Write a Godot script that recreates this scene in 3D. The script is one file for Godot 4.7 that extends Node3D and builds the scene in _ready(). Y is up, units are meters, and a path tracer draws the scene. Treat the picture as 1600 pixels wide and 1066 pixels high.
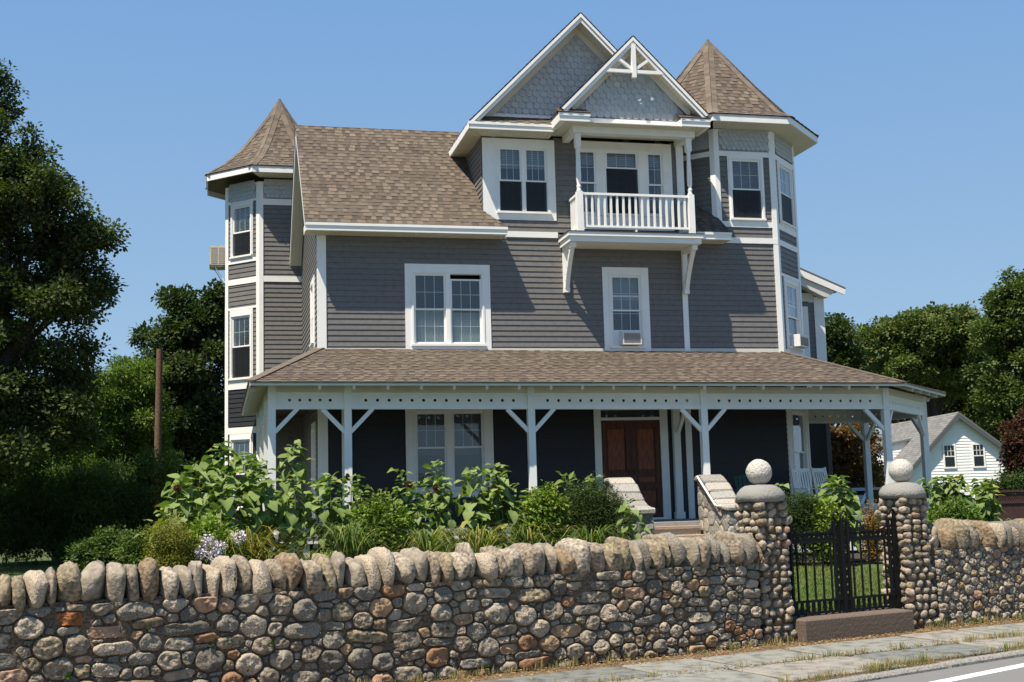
extends Node3D
# A grey Victorian house with two turrets behind a fieldstone wall.

var rng := RandomNumberGenerator.new()
var names_used := {}
var mats := {}
var box_cache := {}

# ---------------------------------------------------------------- mesh builder
class MB:
	var v := PackedVector3Array()
	var n := PackedVector3Array()
	var c := PackedColorArray()
	func tri(a: Vector3, b: Vector3, d: Vector3, out: Vector3, col := Color.WHITE) -> void:
		var nn: Vector3 = (d - a).cross(b - a)
		if nn.length_squared() < 1e-16: return
		nn = nn.normalized()
		if nn.dot(out) < 0.0:
			nn = -nn
			v.append(a); v.append(d); v.append(b)
		else:
			v.append(a); v.append(b); v.append(d)
		for i in 3:
			n.append(nn); c.append(col)
	func quad(a: Vector3, b: Vector3, d: Vector3, e: Vector3, out: Vector3, col := Color.WHITE) -> void:
		tri(a, b, d, out, col); tri(a, d, e, out, col)
	func box(ctr: Vector3, s: Vector3, bs := Basis.IDENTITY, col := Color.WHITE) -> void:
		var x: Vector3 = bs.x * s.x * 0.5
		var y: Vector3 = bs.y * s.y * 0.5
		var z: Vector3 = bs.z * s.z * 0.5
		for k in 3:
			var p: Vector3 = [x, y, z][k]
			var q: Vector3 = [y, z, x][k]
			var r: Vector3 = [z, x, y][k]
			for sg in [-1.0, 1.0]:
				var o: Vector3 = ctr + p * sg
				quad(o - q - r, o + q - r, o + q + r, o - q + r, p * sg, col)
	func bx(x0: float, x1: float, y0: float, y1: float, z0: float, z1: float, col := Color.WHITE) -> void:
		box(Vector3((x0 + x1) / 2, (y0 + y1) / 2, (z0 + z1) / 2), Vector3(absf(x1 - x0), absf(y1 - y0), absf(z1 - z0)), Basis.IDENTITY, col)
	# bar from a to b; width across, height along up
	func bar(a: Vector3, b: Vector3, w: float, h: float, up := Vector3.UP, col := Color.WHITE) -> void:
		var d := (b - a)
		var l := d.length()
		d = d / l
		var s := d.cross(up).normalized()
		var u := s.cross(d).normalized()
		box((a + b) / 2, Vector3(w, h, l), Basis(s, u, -d), col)
	# convex or star-shaped polygon (in 3D, flat), thickened along t
	func prism(poly: Array, t: Vector3, col := Color.WHITE) -> void:
		var ctr := Vector3.ZERO
		for p in poly: ctr += p
		ctr /= poly.size()
		for i in poly.size():
			var a: Vector3 = poly[i]
			var b: Vector3 = poly[(i + 1) % poly.size()]
			tri(ctr, a, b, -t, col)
			tri(ctr + t, a + t, b + t, t, col)
			var m: Vector3 = (a + b) / 2 - ctr
			var e := (b - a).cross(t)
			if e.dot(m) < 0: e = -e
			quad(a, b, b + t, a + t, e, col)
	# grid of points, smooth normals; rows of equal length, wrap = last column joins the first
	func grid(rows: Array, wrap: bool, ctr: Vector3, col := Color.WHITE, cols: Array = []) -> void:
		var nr := rows.size()
		var nc: int = rows[0].size()
		var nrm := []
		for i in nr:
			var line := PackedVector3Array()
			line.resize(nc)
			nrm.append(line)
		var last := nc if wrap else nc - 1
		for i in nr - 1:
			for j in last:
				var j2 := (j + 1) % nc
				var a: Vector3 = rows[i][j]
				var b: Vector3 = rows[i][j2]
				var d: Vector3 = rows[i + 1][j2]
				var e: Vector3 = rows[i + 1][j]
				var f := (d - a).cross(e - b)
				nrm[i][j] += f; nrm[i][j2] += f; nrm[i + 1][j2] += f; nrm[i + 1][j] += f
		# orientation from the middle cell
		var mi := nr / 2
		var probe: Vector3 = nrm[mi][0]
		var sgn := 1.0 if probe.dot(rows[mi][0] - ctr) >= 0.0 else -1.0
		for i in nr - 1:
			for j in last:
				var j2 := (j + 1) % nc
				var idx := [[i, j], [i, j2], [i + 1, j2], [i, j], [i + 1, j2], [i + 1, j]]
				for t in 2:
					var A: Vector3 = rows[idx[t * 3][0]][idx[t * 3][1]]
					var B: Vector3 = rows[idx[t * 3 + 1][0]][idx[t * 3 + 1][1]]
					var D: Vector3 = rows[idx[t * 3 + 2][0]][idx[t * 3 + 2][1]]
					var g := (B - A).cross(D - A)
					if g.length_squared() < 1e-18: continue
					var order := [0, 1, 2] if g.dot(nrm[idx[t * 3][0]][idx[t * 3][1]] * sgn) < 0.0 else [0, 2, 1]
					for o in order:
						var q: Array = idx[t * 3 + o]
						v.append(rows[q[0]][q[1]])
						var nn: Vector3 = nrm[q[0]][q[1]] * sgn
						n.append(nn.normalized() if nn.length_squared() > 1e-18 else Vector3.UP)
						c.append(cols[q[0]] if cols.size() > 0 else col)
	func tube(pts: Array, rad: Array, seg := 8, col := Color.WHITE, cap := true) -> void:
		var rows := []
		var ref := Vector3(0.31, 0.17, 0.93)
		for i in pts.size():
			var d: Vector3
			if i == 0: d = pts[1] - pts[0]
			elif i == pts.size() - 1: d = pts[i] - pts[i - 1]
			else: d = pts[i + 1] - pts[i - 1]
			d = d.normalized()
			var s := d.cross(ref)
			if s.length() < 0.05: s = d.cross(Vector3(1, 0, 0))
			s = s.normalized()
			var u := s.cross(d).normalized()
			ref = d.cross(s) * -1.0 if false else ref
			var line := PackedVector3Array()
			for k in seg:
				var a := TAU * k / seg
				line.append(pts[i] + (s * cos(a) + u * sin(a)) * rad[i])
			rows.append(line)
		if cap:
			var l0 := PackedVector3Array(); var l1 := PackedVector3Array()
			for k in seg:
				l0.append(pts[0]); l1.append(pts[pts.size() - 1])
			rows.push_front(l0); rows.push_back(l1)
		# orientation reference: the axis point of the middle row
		var mid := rows.size() / 2
		var ctr := Vector3.ZERO
		for p in rows[mid]: ctr += p
		grid(rows, true, ctr / seg, col)
	func lathe(prof: Array, seg: int, at := Vector3.ZERO, col := Color.WHITE) -> void:
		var rows := []
		for p in prof:
			var line := PackedVector3Array()
			for k in seg:
				var a := TAU * k / seg
				line.append(at + Vector3(p.x * cos(a), p.y, p.x * sin(a)))
			rows.append(line)
		var m: Vector2 = prof[prof.size() / 2]
		grid(rows, true, at + Vector3(0, m.y, 0), col)
	func mesh() -> ArrayMesh:
		var am := ArrayMesh.new()
		var arr := []
		arr.resize(Mesh.ARRAY_MAX)
		arr[Mesh.ARRAY_VERTEX] = v
		arr[Mesh.ARRAY_NORMAL] = n
		arr[Mesh.ARRAY_COLOR] = c
		am.add_surface_from_arrays(Mesh.PRIMITIVE_TRIANGLES, arr)
		return am

# ---------------------------------------------------------------- scene helpers
func numbered(called: String) -> String:
	if not names_used.has(called):
		names_used[called] = 0
		return called
	names_used[called] += 1
	return "%s_%03d" % [called, names_used[called]]

func tag(o: Node, label: String, category: String, group := "") -> Node:
	o.set_meta("label", label)
	o.set_meta("category", category)
	if group != "": o.set_meta("group", group)
	return o

func obj(called: String, m, material: Material, parent: Node = null, xf := Transform3D.IDENTITY) -> MeshInstance3D:
	var o := MeshInstance3D.new()
	o.mesh = m.mesh() if m is MB else m
	o.material_override = material
	o.transform = xf
	if parent == null or parent == self:
		o.name = numbered(called)
		add_child(o)
	else:
		o.name = called
		parent.add_child(o, true)
	return o

func thing(called: String, label: String, category: String, at := Vector3.ZERO, turn := 0.0, group := "") -> Node3D:
	var o := Node3D.new()
	o.name = numbered(called)
	add_child(o)
	o.position = at
	o.rotation.y = turn
	tag(o, label, category, group)
	return o

func struct(o: Node) -> Node:
	o.set_meta("kind", "structure")
	return o

func stuff(o: Node) -> Node:
	o.set_meta("kind", "stuff")
	return o

func boxmesh(s: Vector3) -> ArrayMesh:
	var key := "%.3f_%.3f_%.3f" % [s.x, s.y, s.z]
	if not box_cache.has(key):
		var m := MB.new()
		m.box(Vector3.ZERO, s)
		box_cache[key] = m.mesh()
	return box_cache[key]

func lin(r: float, g: float, b: float) -> Color:
	return Color(r, g, b).linear_to_srgb()

func noise(seed_: int, freq: float, oct := 4, type := FastNoiseLite.TYPE_SIMPLEX_SMOOTH) -> FastNoiseLite:
	var f := FastNoiseLite.new()
	f.seed = seed_
	f.frequency = freq
	f.noise_type = type
	f.fractal_octaves = oct
	return f

func ramp(cols: Array, pos: Array) -> Gradient:
	var g := Gradient.new()
	g.offsets = PackedFloat32Array(pos)
	g.colors = PackedColorArray(cols)
	return g

func ntex(seed_: int, freq: float, oct: int, cols: Array, pos: Array, size := 512, type := FastNoiseLite.TYPE_SIMPLEX_SMOOTH) -> NoiseTexture2D:
	var t := NoiseTexture2D.new()
	t.width = size; t.height = size
	t.seamless = true
	t.noise = noise(seed_, freq, oct, type)
	t.color_ramp = ramp(cols, pos)
	return t

func nnorm(seed_: int, freq: float, oct: int, strength: float, size := 512, type := FastNoiseLite.TYPE_SIMPLEX_SMOOTH) -> NoiseTexture2D:
	var t := NoiseTexture2D.new()
	t.width = size; t.height = size
	t.seamless = true
	t.as_normal_map = true
	t.bump_strength = strength
	t.noise = noise(seed_, freq, oct, type)
	return t

func plain(col: Color, rough := 0.7, metal := 0.0) -> StandardMaterial3D:
	var m := StandardMaterial3D.new()
	m.albedo_color = col
	m.roughness = rough
	m.metallic = metal
	return m

func textured(col: Color, tex: Texture2D, scale: float, rough := 0.8, norm: Texture2D = null, nscale := 1.0) -> StandardMaterial3D:
	var m := plain(col, rough)
	m.albedo_texture = tex
	m.uv1_triplanar = true
	m.uv1_world_triplanar = true
	m.uv1_scale = Vector3.ONE * scale
	if norm != null:
		m.normal_enabled = true
		m.normal_texture = norm
		m.normal_scale = nscale
	return m

func vcol(m: StandardMaterial3D) -> StandardMaterial3D:
	m.vertex_color_use_as_albedo = true
	return m

func make_materials() -> void:
	var paint_t := ntex(3, 0.012, 5, [gy(0.955), gy(0.985), gy(1.0)], [0.0, 0.45, 1.0])
	var streak := ntex(4, 0.03, 4, [gy(0.84), gy(0.97), gy(1.0)], [0.0, 0.5, 1.0])
	var paint_n := nnorm(5, 0.05, 3, 2.0, 256)
	mats.white = textured(lin(0.87, 0.86, 0.82), paint_t, 0.35, 0.55)
	mats.cream = textured(lin(0.66, 0.63, 0.55), paint_t, 0.35, 0.65)
	mats.porch_paint = textured(lin(0.85, 0.86, 0.82), paint_t, 0.4, 0.6)
	mats.vinyl = plain(lin(0.82, 0.82, 0.8), 0.4)
	for i in 4:
		var k: float = [1.0, 0.94, 1.05, 0.98][i]
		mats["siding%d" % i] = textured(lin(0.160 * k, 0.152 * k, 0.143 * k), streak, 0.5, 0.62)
		mats["dark_shaded_siding%d" % i] = textured(lin(0.019 * k, 0.020 * k, 0.0235 * k), streak, 0.5, 0.6)  # dark paint, lowered further to put the porch shade into the colour
	mats.sheathing = plain(lin(0.10, 0.095, 0.09), 0.9)
	mats.scale0 = textured(lin(0.46, 0.49, 0.50), streak, 0.6, 0.65)
	mats.scale1 = textured(lin(0.43, 0.46, 0.475), streak, 0.6, 0.65)
	mats.scale2 = textured(lin(0.49, 0.52, 0.525), streak, 0.6, 0.65)
	var grit := ntex(11, 0.22, 3, [gy(0.62), gy(0.95), gy(1.0)], [0.0, 0.5, 1.0])
	var grit_n := nnorm(12, 0.25, 3, 6.0)
	mats.shingle = vcol(textured(Color.WHITE, grit, 1.4, 0.95, grit_n, 0.6))
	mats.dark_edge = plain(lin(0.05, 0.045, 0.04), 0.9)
	mats.plain_roof = plain(lin(0.13, 0.11, 0.09), 0.9)
	var glass := plain(Color(0.5, 0.56, 0.6, 0.10), 0.03)
	glass.transparency = BaseMaterial3D.TRANSPARENCY_ALPHA
	glass.metallic_specular = 0.6
	mats.glass = glass
	var screen := plain(Color(0.10, 0.10, 0.11, 0.62), 0.5)
	screen.transparency = BaseMaterial3D.TRANSPARENCY_ALPHA
	mats.screen = screen
	mats.blind = plain(lin(0.30, 0.38, 0.40), 0.7)
	mats.curtain = plain(lin(0.24, 0.31, 0.29), 0.9)
	mats.dim_curtain = plain(lin(0.13, 0.13, 0.12), 0.9)
	mats.ac_grille2 = plain(lin(0.36, 0.33, 0.28), 0.7)
	mats.interior = plain(lin(0.16, 0.15, 0.14), 0.9)
	mats.drip = plain(lin(0.20, 0.21, 0.18), 0.5)
	mats.metal = plain(lin(0.5, 0.5, 0.5), 0.45, 0.6)
	mats.ac = textured(lin(0.62, 0.58, 0.50), streak, 0.8, 0.5)
	mats.ac_white = textured(lin(0.74, 0.74, 0.71), streak, 0.8, 0.5)
	mats.ac_grille = plain(lin(0.20, 0.185, 0.17), 0.7)
	mats.iron = plain(lin(0.007, 0.007, 0.0075), 0.55)
	mats.iron.metallic_specular = 0.3
	var door_t := ntex(21, 0.012, 5, [Color(0.5, 0.42, 0.4), Color(0.85, 0.82, 0.8), Color(1, 1, 1)], [0.0, 0.5, 1.0])
	mats.door = textured(lin(0.13, 0.032, 0.010), door_t, 0.9, 0.6)
	mats.door.uv1_scale = Vector3(5, 0.6, 5)
	mats.door_panel = textured(lin(0.30, 0.075, 0.020), door_t, 0.9, 0.55)
	mats.door_panel.uv1_scale = Vector3(5, 0.6, 5)
	mats.floor_paint = textured(lin(0.30, 0.30, 0.30), streak, 0.6, 0.6)
	# stone
	var st := ntex(31, 0.03, 6, [gy(0.36), gy(0.62), gy(0.86), gy(1.0)], [0.0, 0.35, 0.6, 1.0])
	var st2 := ntex(32, 0.06, 6, [gy(0.34), gy(0.78), gy(1.0), gy(0.8)], [0.0, 0.42, 0.6, 1.0])
	var st3 := ntex(34, 0.013, 6, [gy(0.50), gy(0.80), gy(0.95), gy(1.0)], [0.0, 0.38, 0.62, 1.0])
	var stn := nnorm(33, 0.035, 6, 8.0)
	var tints := [[0.36, 0.31, 0.25], [0.30, 0.27, 0.225], [0.42, 0.37, 0.30], [0.32, 0.245, 0.165], [0.37, 0.265, 0.17], [0.25, 0.235, 0.205],
		[0.47, 0.425, 0.355], [0.28, 0.165, 0.095], [0.21, 0.20, 0.175], [0.36, 0.31, 0.22], [0.38, 0.255, 0.18], [0.155, 0.145, 0.125]]
	for i in tints.size():
		mats["stone%d" % i] = textured(lin(tints[i][0] * 1.14, tints[i][1] * 1.07, tints[i][2] * 0.97), [st, st3, st2][i % 3], 1.3 + 0.25 * (i % 3), 0.92, stn, 0.75)
	mats.orange_stone = textured(lin(0.46, 0.17, 0.05), st, 2.0, 0.9, stn, 0.8)
	mats.mortar = textured(lin(0.175, 0.128, 0.085), st2, 1.1, 1.0, stn, 1.3)
	mats.pale_mortar = textured(lin(0.34, 0.30, 0.25), st2, 1.1, 1.0, stn, 1.3)
	mats.small_stone = vcol(textured(Color.WHITE, st2, 1.7, 0.9, stn, 1.0))
	mats.ball = textured(lin(0.60, 0.56, 0.50), ntex(35, 0.05, 6, [gy(0.45), gy(0.86), gy(1.0)], [0.0, 0.42, 1.0]), 1.6, 0.9, stn, 0.8)
	mats.cap_stone = textured(lin(0.31, 0.30, 0.275), ntex(36, 0.3, 3, [gy(0.55), gy(0.9), gy(1.0)], [0.0, 0.5, 1.0]), 1.6, 0.95, stn, 0.8)
	mats.granite = textured(lin(0.20, 0.148, 0.11), ntex(37, 0.08, 5, [gy(0.45), gy(0.8), gy(1.0)], [0.0, 0.45, 1.0]), 1.2, 0.9, stn, 0.22)
	mats.tread = textured(lin(0.52, 0.38, 0.29), ntex(38, 0.08, 5, [gy(0.6), gy(0.85), gy(1.0)], [0.0, 0.45, 1.0]), 1.2, 0.9, stn, 0.4)
	var paint_rough := ntex(39, 0.03, 6, [gy(0.6), gy(0.86), gy(1.0)], [0.0, 0.45, 1.0])
	mats.cheek0 = textured(lin(0.42, 0.40, 0.36), paint_rough, 1.5, 0.9, stn, 0.45)
	mats.cheek1 = textured(lin(0.50, 0.46, 0.39), paint_rough, 1.5, 0.9, stn, 0.45)
	mats.cheek2 = textured(lin(0.34, 0.32, 0.29), paint_rough, 1.5, 0.9, stn, 0.45)
	for i in 4:
		var q: Array = [[0.25, 0.248, 0.215], [0.175, 0.182, 0.165], [0.285, 0.262, 0.22], [0.205, 0.183, 0.165]][i]
		mats["flag%d" % i] = textured(lin(q[0], q[1], q[2]), ntex(40 + i, 0.012, 6, [gy(0.62), gy(0.9), gy(1.0)], [0.0, 0.45, 1.0]), 0.7, 0.85, stn, 0.3)
	mats.kerb = textured(lin(0.32, 0.30, 0.265), st2, 1.0, 0.9, stn, 0.25)
	mats.road = textured(lin(0.20, 0.195, 0.185), ntex(45, 0.25, 4, [gy(0.6), gy(0.92), gy(1.0)], [0.0, 0.5, 1.0]), 0.9, 0.95, stn, 0.3)
	mats.road_line = textured(lin(0.72, 0.72, 0.70), streak, 1.0, 0.8)
	mats.dirt = textured(lin(0.20, 0.135, 0.08), ntex(46, 0.09, 6, [Color(0.4, 0.38, 0.34), Color(0.9, 0.88, 0.85), Color(1, 1, 1)], [0.0, 0.5, 1.0]), 0.9, 1.0, stn, 1.2)
	mats.lawn = textured(lin(0.075, 0.105, 0.028), ntex(47, 0.03, 6, [Color(0.5, 0.6, 0.45), Color(0.9, 0.9, 0.8), Color(1, 0.95, 0.8)], [0.0, 0.5, 1.0]), 0.35, 1.0)
	mats.soil = textured(lin(0.05, 0.035, 0.022), st2, 0.9, 1.0)
	mats.bark = textured(lin(0.11, 0.085, 0.065), ntex(49, 0.03, 5, [gy(0.4), gy(0.8), gy(1.0)], [0.0, 0.5, 1.0]), 1.0, 1.0, stn, 1.2)
	mats.pole = textured(lin(0.20, 0.115, 0.065), ntex(50, 0.03, 5, [gy(0.5), gy(0.85), gy(1.0)], [0.0, 0.5, 1.0]), 0.8, 0.9)
	mats.bloom = vcol(plain(lin(0.62, 0.57, 0.64), 0.8))
	mats.grey_roof = plain(lin(0.14, 0.14, 0.135), 0.9)
	mats.slate_trim = plain(lin(0.07, 0.08, 0.09), 0.7)
	mats.dark_glass = plain(lin(0.012, 0.013, 0.015), 0.08)
	mats.car_paint = plain(lin(0.74, 0.74, 0.73), 0.22)
	mats.tyre = plain(lin(0.015, 0.015, 0.015), 0.8)
	mats.tail_lamp = plain(lin(0.25, 0.01, 0.01), 0.3)
	mats.green_plastic = plain(lin(0.01, 0.06, 0.03), 0.45)
	mats.fence0 = textured(lin(0.075, 0.030, 0.022), streak, 0.8, 0.7)
	mats.fence1 = textured(lin(0.066, 0.027, 0.020), streak, 0.8, 0.7)
	mats.stem = plain(lin(0.10, 0.16, 0.05), 0.8)
	mats.leaf = leafmat(0.75)
	mats.blade = leafmat(0.7)

func leafmat(rough: float) -> StandardMaterial3D:
	var m := plain(Color.WHITE, rough)
	m.vertex_color_use_as_albedo = true
	m.backlight_enabled = true
	m.backlight = lin(0.46, 0.62, 0.16)
	m.metallic_specular = 0.35
	m.cull_mode = BaseMaterial3D.CULL_DISABLED
	return m

func gy(a: float) -> Color:
	return Color(a, a, a)

# ---------------------------------------------------------------- entry
func _ready() -> void:
	var cam := Camera3D.new()
	cam.name = "camera"
	cam.fov = 31.03
	cam.near = 0.1
	cam.far = 1200.0
	var yaw := deg_to_rad(13.4727); var pitch := deg_to_rad(7.0742); var roll := deg_to_rad(1.5213)
	var f := Vector3(sin(yaw) * cos(pitch), sin(pitch), -cos(yaw) * cos(pitch))
	var r := Vector3(cos(yaw), 0, sin(yaw))
	var u := r.cross(f)
	var r2 := r * cos(roll) - u * sin(roll)
	var u2 := r * sin(roll) + u * cos(roll)
	cam.transform = Transform3D(Basis(r2, u2, -f), Vector3(-1.955, 1.6, 24.846))
	add_child(cam)
	cam.current = true
	var env := Environment.new()
	env.background_mode = Environment.BG_SKY
	var sm := ProceduralSkyMaterial.new()
	sm.sky_top_color = lin(0.071, 0.183, 0.404)
	sm.sky_horizon_color = lin(0.266, 0.383, 0.482)
	sm.sky_curve = 0.22
	sm.ground_horizon_color = lin(0.2, 0.24, 0.22)
	sm.ground_bottom_color = lin(0.06, 0.07, 0.05)
	sm.sun_angle_max = 1.0
	sm.energy_multiplier = 1.0
	var sky := Sky.new()
	sky.sky_material = sm
	env.sky = sky
	env.tonemap_mode = Environment.TONE_MAPPER_LINEAR
	env.tonemap_exposure = 1.65
	env.sdfgi_enabled = true
	env.ssao_enabled = true
	env.ssil_enabled = true
	var we := WorldEnvironment.new()
	we.name = "world_environment"
	we.environment = env
	add_child(we)
	var sun := DirectionalLight3D.new()
	sun.name = "sun"
	sun.light_energy = 1.6
	sun.light_color = Color(1.0, 0.955, 0.88)
	sun.light_angular_distance = 0.5
	sun.shadow_enabled = true
	var dir := Vector3(1.4, -3.5, -1.0).normalized()
	sun.transform = Transform3D(Basis.looking_at(dir, Vector3(0, 0, -1)), Vector3(-10, 30, 10))
	add_child(sun)
	rng.seed = 1
	make_materials()
	build_ground()
	build_house()
	build_stone_wall()
	build_gate()
	build_garden()
	build_trees()
	build_surroundings()

# ---------------------------------------------------------------- house pieces
var house: Node3D
var board_mesh: ArrayMesh
var deck_rng := RandomNumberGenerator.new()
const ROW := 0.115

func frame(origin: Vector3, u: Vector3, n: Vector3) -> Transform3D:
	return Transform3D(Basis(u, Vector3.UP, n), origin)

func make_board() -> void:
	var m := MB.new()
	var h := ROW + 0.012
	var a := Vector3(0, h, 0.004); var b := Vector3(0, 0, 0.020); var d := Vector3(0, 0, 0.0); var e := Vector3(0, h, 0.0)
	m.prism([a, b, d, e], Vector3(1, 0, 0))
	board_mesh = m.mesh()

# a wall with real openings and lapped boards; local x along the wall, y up, z outwards
func siding_wall(called: String, origin: Vector3, u: Vector3, n: Vector3, w: float, y0: float, y1: float, openings: Array, casings: Array, mat_key: String, single := true, clip: Array = [], backed := true) -> MeshInstance3D:
	var m := MB.new()
	var xs := [0.0, w]; var ys := [y0, y1]
	for o in openings:
		xs.append_array([o[0], o[2]]); ys.append_array([o[1], o[3]])
	xs.sort(); ys.sort()
	var any := false
	if clip.size() > 0:
		var pl := []
		for p in clip: pl.append(Vector3(p.x, p.y, -0.10))
		m.prism(pl, Vector3(0, 0, 0.10)); any = true
	else:
		for i in xs.size() - 1:
			for j in ys.size() - 1:
				if xs[i + 1] - xs[i] < 0.001 or ys[j + 1] - ys[j] < 0.001: continue
				var cx: float = (xs[i] + xs[i + 1]) / 2; var cy: float = (ys[j] + ys[j + 1]) / 2
				if cx < 0 or cx > w or cy < y0 or cy > y1: continue
				var open := false
				for o in openings:
					if cx > o[0] and cx < o[2] and cy > o[1] and cy < o[3]: open = true
				if not open: m.bx(xs[i], xs[i + 1], ys[j], ys[j + 1], -0.10, 0.0)
	var wall := obj(called, m, mats.sheathing, house, frame(origin, u, n))
	var rows := int(ceil((y1 - y0) / ROW))
	var merged := MB.new()
	for r in rows:
		var v := y0 + r * ROW
		var top := minf(v + ROW, y1)
		if top - v < 0.03: continue
		var lo := 0.0; var hi := w
		if clip.size() > 0:
			var span := clip_span(clip, v + ROW * 0.5)
			lo = span.x; hi = span.y
		if hi - lo < 0.03: continue
		var cuts := [[lo, hi]]
		for c in casings:
			if top < c[1] + 0.06 or v > c[3] - 0.06: continue
			var nx := []
			for s in cuts:
				if c[2] <= s[0] or c[0] >= s[1]: nx.append(s); continue
				if c[0] + 0.02 - s[0] > 0.02: nx.append([s[0], c[0] + 0.02])
				if s[1] - (c[2] - 0.02) > 0.02: nx.append([c[2] - 0.02, s[1]])
			cuts = nx
		# long runs are made of boards butted end to end
		var joined := []
		for s in cuts:
			var a: float = s[0]
			while s[1] - a > 3.6:
				var b := a + deck_rng.randf_range(1.5, 3.4)
				joined.append([a, b - 0.0015])
				a = b + 0.0015
			joined.append([a, s[1]])
		for s in joined:
			var len_: float = s[1] - s[0]
			var tilt := deck_rng.randf_range(-0.0012, 0.0012)
			var xf := Transform3D(Basis(Vector3(len_, 0, 0), Vector3(0, 1, 0), Vector3(0, 0, 1)), Vector3(s[0], v + tilt, 0.001))
			if single and len_ > 0.3:
				obj("clapboard", board_mesh, mats["%s%d" % [mat_key, deck_rng.randi() % 4]], wall, xf)
			else:
				var h := ROW + 0.01
				merged.prism([Vector3(s[0], v + h, 0.004), Vector3(s[0], v, 0.02), Vector3(s[0], v, 0), Vector3(s[0], v + h, 0)], Vector3(len_, 0, 0))
	if merged.v.size() > 0:
		stuff(obj("clapboards", merged, mats[mat_key + "0"], wall))
	return wall

func clip_span(poly: Array, y: float) -> Vector2:
	var lo := 1e9; var hi := -1e9
	for i in poly.size():
		var a: Vector2 = poly[i]; var b: Vector2 = poly[(i + 1) % poly.size()]
		if (a.y <= y and b.y > y) or (b.y <= y and a.y > y):
			var t := (y - a.y) / (b.y - a.y)
			var x := a.x + (b.x - a.x) * t
			lo = minf(lo, x); hi = maxf(hi, x)
	return Vector2(lo, hi)

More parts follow.
